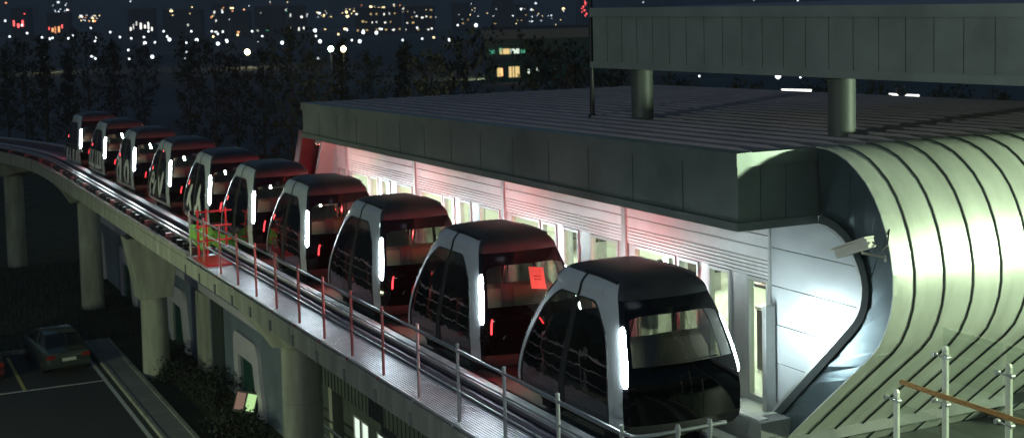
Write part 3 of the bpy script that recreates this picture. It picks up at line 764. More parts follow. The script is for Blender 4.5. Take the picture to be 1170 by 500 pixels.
# ---------------------------------------------------------------- upper canopy
cp = thing('canopy', 'flat panelled upper canopy roof on round columns above the station roof', 'canopy', (18, 12, -2.05))
XK, YK = 13.2, 23.4
m = MB(); m.sweep([[(XK+.05, yy, -.86), (XK+.05, yy, zt_-.17), (XK+.25, yy, zt_-.17), (XK+.25, yy, -.86)] for yy, zt_ in ((YK-.05, .18), (2, -.09))]); m.build('fascia', M['canopyzinc'], cp)
yy = YK-.6
while yy > 3:
    t = (YK-yy)/(YK-2); MB().box(XK+.042, XK+.051, yy-.003, yy+.003, -.86, lerp(.18, -.09, t)-.17).build('panel_seam', M['zinc_dark'], cp); yy -= .545
m = MB(); m.sweep([[(XK, yy, zt_-.17), (XK, yy, zt_), (XK+.3, yy, zt_), (XK+.3, yy, zt_-.17)] for yy, zt_ in ((YK, .18), (2, -.09))]); m.build('fascia_trim', M['canopyzinc'], cp)
m = MB(); m.box(XK, XK+.3, 2, YK, -.98, -.86); m.build('eave_lip', M['canopyzinc'], cp)
m = MB(); m.box(XK+.25, 25, YK-.25, YK-.05, -.86, .0); m.box(XK+.3, 25, YK-.3, YK, -.02, .17); m.box(XK+.3, 25, YK-.3, YK, -.98, -.86); m.build('end_fascia', M['canopyzinc'], cp)
m = MB(); m.add([(XK+.2, YK-.1, .16), (25, YK-.1, .3), (25, 2, .04), (XK+.2, 2, -.10), (XK+.2, YK-.1, .02), (25, YK-.1, .1), (25, 2, -.1), (XK+.2, 2, -.18)], [(0,1,2,3), (7,6,5,4), (0,4,5,1), (1,5,6,2), (2,6,7,3), (3,7,4,0)]); m.build('roof', M['roofmetal'], cp)
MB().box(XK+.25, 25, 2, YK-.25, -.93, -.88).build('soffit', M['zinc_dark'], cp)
for x, yy in ((13.95, 22.7), (14.1, 17.0), (23.6, 21.3)):
    m = MB(); m.lathe((x, yy, 0), [(.215, -2.1 if yy > 12 else -6.87), (.215, -.92)], 28); c_ = m.build('column', M['columnpaint'], cp, smooth=True)
    if yy > 12: m = MB(); m.lathe((x, yy, 0), [(.27, -2.06), (.27, -1.98), (.22, -1.94)], 24); m.build('base_collar', M['columnpaint'], c_, smooth=True)
# mast standing on the roof
p = at(676.5, 108, 27.6)
ms = thing('roof_mast', 'thin dark mast rising from the station roof beside the canopy corner', 'mast', (p.x, p.y, -2.05))
m = MB(); m.tube((p.x, p.y, -2.05), (p.x, p.y, 1.6), .05, 10, .04); m.build('pole', M['bogie'], ms, smooth=True)
m = MB(); m.lathe((p.x, p.y, -2.06), [(.11, 0), (.11, .05), (.06, .12)], 12); m.build('base_plate', M['bogie'], ms)

# ---------------------------------------------------------------- cctv cameras
def cctv(c0, c1, wall, label, sc_=1.0):
    c0 = Vector(c0); c1 = Vector(c1)
    t = thing('security_camera', label, 'camera', wall, 'security cameras on the station')
    d_ = (c1-c0).normalized(); sd = d_.cross(Vector((0,0,1))).normalized(); up = sd.cross(d_)
    MB().obox((c0+c1)/2, d_, sd, up, (c1-c0).length/2*.92, .075*sc_, .065*sc_).build('body', M['cctv'], t, bevel=.012)
    MB().obox((c0+c1)/2+up*.078*sc_-d_*.03, d_, sd, up, (c1-c0).length/2, .095*sc_, .012*sc_).build('sun_shield', M['cctv'], t, bevel=.006)
    m = MB(); m.tube(c0+d_*.04, c0+d_*.012, .045*sc_, 12); m.build('lens', M['carglass'], t)
    bs = (c0+c1)/2-up*.09*sc_+d_*.1
    m = MB(); m.bar(bs, Vector(wall), .03*sc_, .03*sc_); m.lathe(Vector(wall)-Vector((0,0,.02)), [(.04*sc_, -.03), (.04*sc_, .06)], 10); m.build('bracket', M['cctv'], t)
    if sc_ > .8:
        m = MB(); pts = [c1, c1+d_*.07-up*.06, c1+d_*.10+Vector((.02, -.02, -.16)), c1+d_*.10+Vector((.16, .0, -.08)), Vector((12.54, c1.y+.06, c1.z+.13))]
        m.path(pts, .012, 6); m.build('cable', M['cable'], t)
    return t
cctv((12.12, 14.72, -3.30), (12.2, 14.10, -3.06), (12.54, 13.98+.22, -3.32), 'pale box camera on bracket at the dark ring of the shell')
cctv((11.75, 36.15, -3.3), (11.95, 36.5, -3.05), (12.3, 36.7, -3.1), 'small tan camera under the far end of the eave', .7)

# ---------------------------------------------------------------- glass balustrade with timber handrail
XG = 12.72
gb = thing('glass_balustrade', 'white steel post balustrade of clear glass with a timber handrail', 'balustrade', (XG, 13, -6.87))
for yy, ztop in ((14.22, -5.19), (13.30, -4.40), (12.22, -4.40), (11.1, -4.40)):
    m = MB(); m.box(XG-.02, XG+.02, yy-.042, yy+.042, -6.87, ztop); m.box(XG-.06, XG+.06, yy-.09, yy+.09, -6.87, -6.83)
    m.prism([(yy-.042, ztop), (yy+.042, ztop), (yy+.02, ztop+.04), (yy-.02, ztop+.04)], 'x', XG-.02, XG+.02)
    po = m.build('post', M['post'], gb)
    zl = [z_ for z_ in (ztop-.10, ztop-.72, ztop-1.34, ztop-1.9) if z_ > -6.6]
    for z_ in zl:
        m = MB()
        for sy in (-1, 1):
            m.tube((XG-.05, yy, z_), (XG-.075, yy+sy*.12, z_+.02), .014, 8); m.tube((XG-.11, yy+sy*.12, z_+.02), (XG-.045, yy+sy*.12, z_+.02), .03, 10)
        m.tube((XG-.06, yy, z_), (XG+.02, yy, z_), .02, 8); m.build('spider_clamp', M['alu'], po, smooth=True)
m = MB(); m.path([(XG-.10, 14.02, -4.99), (XG-.10, 13.3, -5.0), (XG-.10, 10.2, -5.0)], .034, 14); m.build('timber_rail', M['wood'], gb, smooth=True)
for yy in (13.3, 12.22, 11.1): m = MB(); m.tube((XG-.1, yy, -5.03), (XG-.02, yy, -5.07), .012, 8); m.build('rail_bracket', M['alu'], gb)
for y0, y1, z1 in ((12.26, 13.26, -4.10), (11.14, 12.18, -4.10), (13.34, 14.18, -5.3), (10.0, 11.06, -4.1)):
    MB().box(XG-.082, XG-.070, y0, y1, -6.8, z1).build('glass_panel', M['g_rail'], gb)

# ---------------------------------------------------------------- ground floor building under and beyond the guideway
lb = thing('ground_floor_block', 'dark blue-grey low block with rounded trapezoid windows below the guideway', 'building', (14, 55, GZ))
XB = 12.0
MB().box(XB+.02, 26, 40.3, 80, GZ, -10.0).build('wall', M['bluewall'], lb)
MB().box(XB-.12, 26.1, 40.1, 80.2, -10.0, -9.72).build('coping', M['cope'], lb)
MB().box(XB+.3, 26, 40.5, 80, -9.725, -9.70).build('roof', M['roofmetal'], lb)
MB().box(XB-.2, XB+.02, 50.7, 52.0, GZ, -10.0).build('pilaster', M['conc'], lb)
MB().box(XB-.05, XB+.02, 48.6, 50.2, GZ, -10.0).build('shading', M['seam'], lb)  # near-black slab on the wall face, painted shade of a gap
def port(y1, y0, z1, z0):
    """trapezoid frame, y1 far, y0 near; the near edge slopes outward to the foot"""
    def outline(a, b_, c_, top, r, n=6):
        # a far y, b near y at top, c near y at foot
        P = [(a, z0)]
        for i in range(n+1):
            t = PI-(PI/2)*i/n; P.append((a-r+r*-math.cos(t)*-1*-1*(1) if False else a-r-r*math.cos(t)*1, top-r+r*math.sin(t))) if False else P.append((a-r+r*math.cos(PI/2*i/n), top-r+r*math.sin(PI/2*i/n)))
        for i in range(n+1):
            an = PI/2+PI/2*i/n; P.append((b_+r*1.6+r*1.6*math.cos(an), top-r*1.6+r*1.6*math.sin(an)))
        P.append((c_, z0)); return P
    O = outline(y1, y0+.5, y0, z1, .35); I = outline(y1-.55, y0+1.15, y0+.75, z1-.75, .12)
    m = MB(); n = len(O)
    vs = [(XB-.10, *p) for p in O]+[(XB-.10, *p) for p in I]+[(XB+.03, *p) for p in O]+[(XB+.03, *p) for p in I]
    fs = []
    for i in range(n-1): fs += [(i, i+1, n+i+1, n+i), (2*n+i, i, i+1, 2*n+i+1)[::1], (n+i, n+i+1, 3*n+i+1, 3*n+i)]
    m.add(vs, fs); f = m.build('window', M['cope'], lb)
    m = MB(); m.add([(XB-.01, *p) for p in I], [tuple(range(n))]); m.build('pane', M['g_port'], f)
port(46.9, 43.3, -10.55, -13.0); port(57.6, 54.0, -10.55, -13.0); port(68.4, 64.8, -10.55, -13.0); port(76.5, 73.0, -10.55, -13.0)
ub = thing('service_block', 'dark ribbed service block with small lit windows under the walkway', 'building', (16, 32, GZ))
MB().box(12.3, 12.58, 20, 40.05, GZ, -9.6).build('wall', M['ribbed'], ub)
MB().box(11.9, 12.6, 20, 39.9, -9.5, -9.36).build('roof_edge', M['conc_dark'], ub)
m = MB(); m.box(11.98, 12.08, 20, 39.9, -10.25, -9.503)
yy = 20.1
while yy < 39.8: m.box(11.955, 11.98, yy, yy+.05, -10.24, -9.51); yy += .28
m.build('cladding_band', M['ribbed'], ub)
for y0, y1 in ((34.88, 35.33), (34.22, 34.70), (32.95, 33.50), (31.5, 32.0)):
    f = MB(); f.box(12.24, 12.30, y0-.06, y0, -11.45, -10.74); f.box(12.24, 12.30, y1, y1+.06, -11.45, -10.74); f.box(12.24, 12.30, y0, y1, -10.80, -10.74); f.box(12.24, 12.30, y0, y1, -11.45, -11.39)
    o = f.build('window', M['frame'], ub); MB().box(12.27, 12.28, y0, y1, -11.39, -10.80).build('pane', M['win_w'], o)
for yy in (36.4, 38.2): MB().box(11.98, 12.3, yy, yy+.3, GZ, -10.25).build('post', M['conc'], ub)
for z_ in (-11.5, -11.2): m = MB(); m.tube((11.7, 34, z_), (11.7, 39.5, z_), .03, 6); m.build('pipe', M['steel'], ub)

# small floodlight fixture with two lenses
fl = thing('floodlight', 'tilted twin-lens floodlight glowing green beside the rounded window', 'floodlight', (11.6, 44.5, GZ))
n_ = Vector((-.55, -.75, .38)).normalized(); a_ = Vector((.78, -.55, .18)).normalized(); a_ = (a_-n_*a_.dot(n_)).normalized(); u_ = n_.cross(a_)
rot = Matrix.Rotation(R_(-18), 3, n_); a_ = rot @ a_; u_ = rot @ u_
c = Vector((11.55, 44.2, -12.45))
MB().obox(c-n_*.06, a_, u_, n_, .40, .36, .06).build('housing', M['bogie'], fl, bevel=.02)
for k, mm in ((-1, 'flood_dim'), (1, 'flood_on')): MB().obox(c+a_*(.19*k)+n_*.005, a_, u_, n_, .155, .28, .008).build('lens', M[mm], fl)
m = MB(); m.tube((11.75, 44.6, GZ), c-n_*.1, .035, 8); m.build('stake', M['bogie'], fl)

# ---------------------------------------------------------------- parking: kerb path, lines, cars
MB_ = MB(); MB_.box(8.66, 9.42, 25, 58.1, GZ-.2, GZ+.12); struct(MB_.build('footpath', M['conc_dark'], bevel=.02))
m = MB(); m.box(8.55, 8.66, 25, 58.1, GZ-.2, GZ+.14); m.box(9.42, 9.56, 25, 58.25, GZ-.2, GZ+.16); m.box(8.55, 9.42, 58.1, 58.25, GZ-.2, GZ+.16); m.box(-30, 8.55, 57.95, 58.1, GZ-.2, GZ+.13); struct(m.build('kerb', M['conc']))
m = MB(); m.box(8.22, 8.36, 25, 57.6, GZ, GZ+.004); struct(m.build('bay_line', M['paint']))
m = MB()
for x in (5.45, 2.6, -.3): m.box(x-.06, x+.06, 51.9, 57.5, GZ, GZ+.004)
struct(m.build('bay_line', M['yellow']))
m = MB(); m.box(-10, 8.2, 51.72, 51.84, GZ, GZ+.004); struct(m.build('bay_line', M['paint']))
def make_car(name, label, paint, l, rz):
    car = thing(name, label, 'car', (0,0,0), 'cars parked in the bays')
    # stations along y (rear = -y): half width, sill z, belt z
    st_ = [(-2.22, .70, .42, .74), (-2.18, .80, .30, .86), (-2.0, .855, .22, .93), (-1.4, .87, .20, .97), (-.4, .875, .20, .97), (.8, .87, .20, .93), (1.5, .85, .20, .86), (2.0, .80, .24, .74), (2.2, .66, .34, .60)]
    secs = []
    for y_, w_, z0, z1 in st_:
        secs.append([(-w_*.94, y_, z0), (w_*.94, y_, z0), (w_, y_, lerp(z0, z1, .45)), (w_*.97, y_, lerp(z0, z1, .8)), (w_*.86, y_, z1), (0, y_, z1+.025), (-w_*.86, y_, z1), (-w_*.97, y_, lerp(z0, z1, .8)), (-w_, y_, lerp(z0, z1, .45))])
    m = MB(); m.sweep(secs); body = m.build('body', paint, car, smooth=True)
    # greenhouse
    gh = [(-1.62, .70, .96), (-1.02, .60, 1.34), (-.55, .59, 1.40), (.15, .59, 1.40), (.45, .59, 1.36), (1.15, .72, .93)]
    m = MB(); m.sweep([[(-.76 if 0 < i < 5 else -w_, y_, .95), (.76 if 0 < i < 5 else w_, y_, .95), (w_, y_, z_), (0, y_, z_+.02), (-w_, y_, z_)] for i, (y_, w_, z_) in enumerate(gh)]); m.build('greenhouse', M['carglass'], car, smooth=True)
    m = MB(); m.grid([[(w_*k, y_, z_+.012+.02*(1-abs(k))) for k in lin(-1.02, 1.02, 6)] for y_, w_, z_ in gh[1:5]]); m.build('roof', paint, car, smooth=True)
    for s in (-1, 1):
        for pa_, pb_, w1, w2 in (((s*.72, -1.60, .97), (s*.61, -1.02, 1.35), .06, .05), ((s*.73, 1.12, .95), (s*.60, .45, 1.37), .05, .05), ((s*.77, -.35, .96), (s*.60, -.33, 1.39), .03, .06)):
            m = MB(); m.bar(pa_, pb_, w1, w2); m.build('pillar', paint, car)
        m = MB(); m.box(s*.50, s*.80, -2.235, -2.15, .66, .80); m.build('tail_lamp', M['tail'], car, bevel=.015)
        m = MB(); m.box(s*.90, s*.99, .62, .78, .96, 1.08); m.build('mirror', paint, car, bevel=.02)
        m = MB(); m.box(s*.50, s*.74, 2.10, 2.20, .52, .64); m.build('headlight', M['chrome'], car, bevel=.015)
        for y_ in (-1.35, 1.32):
            m = MB(); m.tube((s*.70, y_, .31), (s*.885, y_, .31), .31, 20); wo = m.build('wheel', M['rubber'], car, smooth=True)
            m = MB(); m.tube((s*.86, y_, .31), (s*.895, y_, .31), .19, 14); m.build('rim', M['chrome'], wo)
        m = MB(); m.box(s*.872, s*.886, -1.0, 1.0, .55, .585); m.build('side_strip', M['rubber'], car)
    m = MB(); m.box(-.80, .80, -2.29, -2.12, .36, .54); m.build('bumper', paint, car, bevel=.04)
    m = MB(); m.box(-.26, .26, -2.30, -2.285, .56, .68); m.build('number_plate', M['plate'], car)
    m = MB(); m.box(-.48, .48, -2.225, -2.19, .72, .76); m.build('boot_trim', M['chrome'], car)
    car.location = l; car.rotation_euler = (0,0,rz); return car
make_car('parked_car', 'dark green saloon car parked in the bay beside the kerb path', M['carpaint'], (7.05, 55.6, GZ), R_(5))
make_car('parked_car', 'dark red car mostly cut off beside the green saloon', M['carred'], (4.0, 55.4, GZ), R_(3))

# ---------------------------------------------------------------- plants
def leafball(m, c, r, n, size, rr, flat=.8):
    for _ in range(n):
        d_ = Vector((rr.gauss(0, 1), rr.gauss(0, 1), rr.gauss(0, flat))); d_ = d_.normalized()*r*rr.random()**.45 if d_.length > 0 else d_
        p = Vector(c)+d_; a = Vector((rr.gauss(0,1), rr.gauss(0,1), rr.gauss(0,1))).normalized(); b_ = a.cross(Vector((rr.gauss(0,1), rr.gauss(0,1), rr.gauss(0,1)))).normalized()
        s_ = size*(.6+.8*rr.random())
        m.add([p-a*s_*.5, p+b_*s_*.35, p+a*s_*.5, p-b_*s_*.35], [(0,1,2,3)])
def tree_mesh(seed, H, spread, shape):
    rr = random.Random(seed); tm = MB(); cm = MB()
    n = 7; pts = [Vector((.12*math.sin(i*1.3+seed), .12*math.cos(i*1.7+seed), H*.86*i/n)) for i in range(n+1)]
    for i in range(n): tm.tube(pts[i], pts[i+1], .17*(1-i/n)+.035, 7, .17*(1-(i+1)/n)+.03, caps=False)
    for k in range(26):
        t = .22+.76*k/26; h = H*t*.92
        if shape == 'cone': L = spread*(1.05-t)*1.15+.25
        elif shape == 'vase': L = spread*(.30+.9*math.sin(PI*min(1, (t-.15)/.9)))
        else: L = spread*math.sin(PI*min(1, (t-.10)/.95))**.6
        L *= .65+.6*rr.random(); an = k*2.4+rr.random(); up = .55 if shape != 'cone' else .15
        p0 = Vector((0, 0, h)); p1 = p0+Vector((math.cos(an)*L, math.sin(an)*L, L*up))
        tm.tube(p0, p1, .045, 5, .012, caps=False)
        for q in (.45, .75, 1.0):
            c = p0.lerp(p1, q)+Vector((rr.gauss(0,.2), rr.gauss(0,.2), rr.gauss(0,.2)))
            leafball(cm, c, .36+.26*rr.random()+.08*L*q, 15, .34, rr)
    return tm, cm
TM = []
for i, (H, spr, shp) in enumerate(((12, 2.2, 'round'), (12, 2.0, 'cone'), (12, 2.9, 'vase'), (12, 3.2, 'round'), (12, 1.5, 'cone'), (12, 2.4, 'vase'))):
    tm, cm = tree_mesh(11+i*5, H, spr, shp)
    root = thing('tree', 'x', 'tree', (0,0,0), 'dark trees in the field behind the guideway')
    tm.build('trunk', M['bark'], root); cm.build('crown', M['leaf'] if i % 2 else M['leaf2'], root, merge=False); snapshot(root); TM.append(root)
# (px, top y, depth, kind)
TR = [(4, 44, 150, 4, 'slim dark tree at the edge of the field, first of the row'), (24, 36, 135, 0, 'broad dark tree, second of the row, in front of the red-lit signs'), (48, 26, 128, 1, 'conical dark tree in front of the pink shop lights'),
 (76, 48, 140, 4, 'short thin tree between the conical tree and the tall feathery tree'), (97, 29, 130, 2, 'tall feathery tree above the two pods at the tail'), (128, 33, 145, 4, 'thin see-through tree with white lamps either side of its tip'),
 (160, 46, 150, 5, 'low loose tree beneath the pair of stacked white lamps'), (214, 34, 128, 0, 'dark rounded tree just right of the lit grass patch'), (243, 40, 120, 2, 'feathery tree standing above the middle pods'),
 (268, 56, 125, 5, 'low spreading tree left of the bright yellow lamp'), (298, 46, 122, 0, 'rounded dark tree right of the bright yellow lamp'), (330, 24, 104, 3, 'largest and densest tree, beside the far roof corner'),
 (356, 50, 100, 5, 'bushy tree next to the densest tree, above the roof corner'), (388, 28, 112, 4, 'slim spire tree between the two glaring lamps'), (420, 52, 105, 5, 'loose low tree right of the two glaring lamps'),
 (459, 32, 108, 1, 'conical thin tree above the roof edge'), (484, 48, 98, 0, 'short round tree next to the conical one behind the roof'), (506, 56, 94, 5, 'low ragged tree touching the big round tree'),
 (532, 26, 92, 3, 'big round-topped tree left of the long green-lit showroom'), (612, 30, 100, 0, 'tree standing in front of the showroom facade'), (640, 40, 90, 3, 'wide dark tree left of the mast'), (664, 52, 84, 2, 'dark tree directly behind the mast'),
 (700, 70, 82, 5, 'tree behind the first canopy column'), (770, 78, 80, 3, 'tree seen low between the two canopy columns'), (850, 80, 78, 0, 'tree below the canopy beside the pair of far lamps'), (940, 84, 80, 3, 'tree behind the second canopy column'), (1010, 86, 76, 2, 'tree under the canopy right of the second column'), (1085, 90, 74, 3, 'tree under the canopy near the last column'), (1150, 92, 72, 0, 'tree behind the last dark canopy column')]
used = set()
for px, ty, D, k, lbl in TR:
    top = at(px, ty, D); base = Vector((top.x, top.y, GZ)); s_ = (top.z-GZ)/12.0
    if k in used: o = dup(TM[k], base, rnd.random()*6, lbl)
    else: o = TM[k]; o.location = base; o['label'] = lbl; used.add(k)
    o.scale = (s_*.70, s_*.70, s_)
# shrubs
def shrub(name, c, r, h, n, mt, label, group, size=.16, seed=1):
    rr = random.Random(seed); root = thing(name, label, 'shrub', c, group); m = MB(); c = Vector(c)
    for k in range(n):
        a = rr.random()*6.28; q = rr.random()**.5*r
        leafball(m, c+Vector((q*math.cos(a), q*math.sin(a)*1.3, h*(.25+.6*rr.random()))), .28+.2*rr.random(), 40, size*.7, rr)
    m.build('foliage', mt, root, merge=False)
    m = MB()
    for k in range(5): a = k*1.3; m.tube(c, c+Vector((r*.6*math.cos(a), r*.6*math.sin(a), h*.7)), .03, 5, .01)
    m.build('stem', M['bark'], root)
for i, (x, y_, lbl) in enumerate(((10.9, 50.3, 'dark shrub at the foot of the capped pier'), (11.1, 47.9, 'dark shrub below the dark wall recess'), (11.2, 45.9, 'dark shrub left of the green floodlight'), (10.7, 42.6, 'dark shrub right of the green floodlight'), (10.4, 40.2, 'dark shrub near the large round pier'), (10.6, 37.6, 'dark shrub at the foot of the nearest pier'), (10.9, 53.2, 'dark shrub below the far rounded window'))):
    shrub('shrub', (x, y_, GZ), .8, .6+.2*(i % 3), 16, M['leafdim'], lbl, 'dark shrubs along the block', .16, i+3)
for i, (px, py, D, lbl) in enumerate(((290, 168, 118, 'rust-coloured shrub in the dark field above the pods'), (262, 176, 112, 'low rust shrub left of the taller rust shrub'), (318, 178, 110, 'rust shrub close to the far end of the station eave'))):
    p = at(px, py, D); shrub('shrub', (p.x, p.y, GZ), 2.2, 2.2+.6*(i == 0), 34, M['leafred'], lbl, 'rust shrubs in the field', .3, 40+i)
# grass blades around the columns (ground cover)
m = MB(); rr = random.Random(5)
for _ in range(9000):
    x = rr.uniform(-8, 11.6); y_ = rr.uniform(58.4, 80); h = .08+.22*rr.random(); a = rr.random()*6.28
    dx, dy = .03*math.cos(a), .03*math.sin(a); m.add([(x-dx, y_-dy, GZ-.01), (x+dx, y_+dy, GZ-.01), (x+rr.gauss(0,.06), y_+rr.gauss(0,.06), GZ+h)], [(0,1,2)])
gr = m.build('grass', M['leaf2'], None, merge=False); gr['kind'] = 'stuff'

# ---------------------------------------------------------------- distant lamps
LP = [(6,24),(11,42),(25,29),(31,38),(48,43),(57,44.5),(60,43.6),(78,44),(83,41),(105,63.6,'b'),(109,67),(52,65),(104,32),(110,43),(108.6,47),(126,37),(137,42.6),(150,44),(146.6,57.4),(147.6,67.4),(164.4,42.6),(165.6,49.6,'b'),(177,48.6),(193.6,45.4,'b'),(191,42),(187,36),(169.6,36),(174,65,'b'),(218.6,36),(224.8,46,'b'),(213,49),(212,67),(213,60),(242,36),(243.6,42,'y'),(248.8,39),(254.6,36.4),(249,50,'b'),(259,47,'b'),(271.6,40,'y'),(288,36),(299.6,41.6),(295,47),(234,60),(282.6,59.6,'Y'),(322.4,49,'b'),(329.4,46.6),(360,35,'b'),(361,41.4),(365.6,47.4,'b'),(386.6,39.4,'y'),(396.6,34.4),(402,46),(415,37,'b'),(411,47.4,'b'),(430,37.6,'b'),(436,33.4),(378,56,'G'),(392.4,56,'Y2'),(372,69,'y'),(363.6,67),(460,46),(476.7,32),(482.4,44.4),(495.6,43,'y'),(513.9,45.6,'b'),(523,29),(543.8,29,'b'),(889,87,'B'),(914.5,88.5),(799,87),(1059.6,101.4)]
lampcount = 0
def far_lamp(px, py, kind):
    D = 1100 if py < 40 else (760 if py < 52 else 430)
    if px > 700: D = 230
    big = kind in ('B', 'G', 'Y', 'Y2')
    if kind in ('G', 'Y2', 'Y'): D = 92
    mt = {'y': 'lamp_y', 'Y': 'lamp_y', 'Y2': 'lamp_y', 'G': 'lamp_g'}.get(kind, 'lamp_w')
    if kind in ('Y', 'Y2'): mt = 'lamp_yb'
    p = at(px, py, D); r = D*(.0012 if kind in ('b',) else (.0020 if big else .00065))
    lbl = {'G': 'glaring green-white lamp among the trees', 'Y2': 'glaring yellow lamp beside the green-white one', 'Y': 'bright yellow street lamp alone among dark trees', 'B': 'bright lamp seen under the canopy between the columns'}.get(kind)
    grp = None
    if not lbl:
        lbl, grp = {'b': ('bright white street lamp in the dark field beyond the trees', 'bright white field lamps'), 'y': ('warm yellowish street lamp in the dark field beyond the trees', 'warm field lamps')}.get(kind, ('faint small white street lamp far off in the dark field', 'faint white field lamps'))
    t = thing('street_lamp', lbl, 'street lamp', (p.x, p.y, GZ), grp)
    m = MB(); m.tube((p.x, p.y, GZ), (p.x, p.y, p.z-r*.5), D*.00012, 5); m.build('pole', M['bogie'], t)
    m = MB(); m.lathe(p, [(r*.2, -r), (r*.8, -r*.6), (r, 0), (r*.8, r*.6), (r*.2, r)], 8); m.build('lamp_head', M[mt], t, smooth=True)
for L_ in LP: far_lamp(L_[0], L_[1], L_[2] if len(L_) > 2 else '')
# pools of light under the nearest street lamps
for px, py, D, pw, cl in ((174, 65, 430, 3000, (1, .92, .45)), (52, 65, 430, 2500, (1, .9, .4)), (105, 64, 430, 2000, (1, .9, .5)), (282.6, 60, 430, 2500, (1, .85, .5)), (378, 58, 91, 260, (.75, 1, .65)), (392.5, 58, 91, 260, (1, .85, .4)), (600, 70, 300, 4000, (1, .9, .4)), (560, 74, 300, 3000, (.9, .95, .5))):
    p = at(px, py, D); lamp('street_light', 'POINT', (p.x, p.y, max(p.z, GZ+3.5)), pw, cl, .4)
# far town lights: uncountable dots
m = MB(); mats = ['lamp_w', 'lamp_y', 'lamp_o', 'lamp_r', 'lamp_grn', 'sign_w']
rr = random.Random(21)
def dot(px, py, D, k, w_=.0007, h_=.0007):
    p = at(px, py, D); m.cur = k; m.obox(p, Xv, Yv, Fv, D*w_, D*h_, D*.0004)
clusters = [(27, 37, 12, 17, 6, (3, 3, 0)), (60, 82, 16, 22, 16, (3, 2, 5)), (80, 114, 17, 26, 24, (1, 5, 0, 2)), (152, 180, 12, 16, 16, (5, 1)), (60, 78, 2, 14, 9, (0,)), (185, 260, 8, 20, 22, (0, 1, 2)), (258, 285, 8, 22, 10, (2, 2, 1)), (300, 330, 8, 20, 12, (4, 0, 1)), (335, 352, 12, 20, 14, (0, 5)), (362, 380, 12, 20, 10, (1, 0)), (388, 405, 8, 20, 10, (1,)), (412, 462, 5, 21, 36, (1, 5, 1, 2)), (462, 500, 8, 20, 30, (2, 5, 1)), (520, 560, 8, 20, 10, (0, 1)), (560, 665, 10, 26, 26, (0, 0, 1)), (0, 330, 0, 40, 20, (0, 0, 1, 2)), (330, 670, 0, 36, 16, (0, 1, 0)), (700, 1170, 0, 5, 7, (0, 1))]
for x0, x1, y0, y1, n, ks in clusters:
    for _ in range(n):
        D = rr.uniform(1500, 2600); s_ = .00015+.00040*rr.random()**4
        dot(rr.uniform(x0, x1), rr.uniform(y0, y1), D, rr.choice(ks), s_*rr.choice((1, 1, 1.8)), s_)
cl_ = m.build('city_lights', [M[k] for k in mats], None, merge=False); cl_['kind'] = 'stuff'; cl_['label'] = 'scattered coloured town lights below the hills'

# ---------------------------------------------------------------- distant buildings
def far_building(px0, px1, py_top, D, wallm, label, rows=0, cols=0, lit=.4, wm=('win_y', 'win_w'), depth=14, roof=True, seed=0):
    a = ground_at(px0, D); b_ = ground_at(px1, D); top = at((px0+px1)/2, py_top, D).z
    dr = (b_-a); W = dr.length; dr.normalize(); nrm = Vector((dr.y, -dr.x, 0))
    if nrm.dot(Fv) > 0: nrm = -nrm
    c = (a+b_)/2; t = thing('distant_building', label, 'building', c)
    H = top-GZ; MB().obox(c-nrm*depth/2+Vector((0,0,H/2)), dr, nrm, (0,0,1), W/2, depth/2, H/2).build('wall', wallm, t)
    if roof: MB().obox(c-nrm*depth/2+Vector((0,0,H+.4)), dr, nrm, (0,0,1), W/2+.4, depth/2+.4, .4).build('roof', M['citywall'], t)
    r2 = random.Random(seed)
    for i in range(rows):
        for j in range(cols):
            if r2.random() > lit: continue
            p = a+dr*W*(j+.5)/cols+nrm*.05+Vector((0,0,H*(i+.6)/(rows+.3)))+dr*W/cols*r2.uniform(-.25, .25)+Vector((0,0,H/rows*r2.uniform(-.12, .12)))
            MB().obox(p, dr, nrm, (0,0,1), W/cols*r2.uniform(.06, .24), .04, H/rows*r2.uniform(.05, .12)).build('window', M[r2.choice(wm)], t)
    return t, a, dr, nrm, W, H
far_building(410, 462, 10, 1500, M['citywall'], 'wide far building full of bright yellow windows', 3, 10, .75, ('win_y', 'sign_w'), seed=3)
far_building(466, 500, 8, 1600, M['citywall'], 'far building with orange and white windows right of the wide bright one', 4, 6, .5, ('win_y', 'sign_w'), seed=4)
far_building(520, 540, 4, 1700, M['citywall'], 'dim far block with a few lit panes', 6, 4, .2, seed=5)
far_building(565, 591, -6, 1900, M['citywall'], 'tall dim tower block rising behind the showroom', 10, 4, .06, seed=6)
far_building(592, 606, 6, 1800, M['citywall'], 'low block at the foot of the tall dim tower', 4, 3, .15, seed=7)
far_building(152, 181, 11, 1500, M['citywall'], 'far shop with a row of bright white signs', 1, 7, .95, ('sign_w',), seed=8)
far_building(248, 264, 5, 1700, M['citywall'], 'far narrow block with two lit white bands', 3, 2, .8, ('sign_w',), seed=9)
far_building(334, 353, 8, 1500, M['citywall'], 'far block with bright white shopfront below', 2, 4, .6, ('sign_w',), seed=10)
far_building(20, 40, 10, 1600, M['citywall'], 'far low shop with red lights', 1, 4, .9, ('lamp_r',), seed=11)
far_building(60, 84, 16, 1400, M['citywall'], 'far low arcade with pink and orange lights', 1, 6, .8, ('lamp_o', 'lamp_r'), seed=12)
far_building(192, 236, 12, 1700, M['citywall'], 'far long dark block with few small lights', 3, 10, .12, seed=13)
far_building(296, 330, 8, 1650, M['citywall'], 'far block with a green sign light', 3, 6, .15, ('win_g', 'win_w'), seed=14)
far_building(268, 290, 14, 1500, M['citywall'], 'far block beside the orange glow', 2, 4, .2, ('lamp_o',), seed=15)
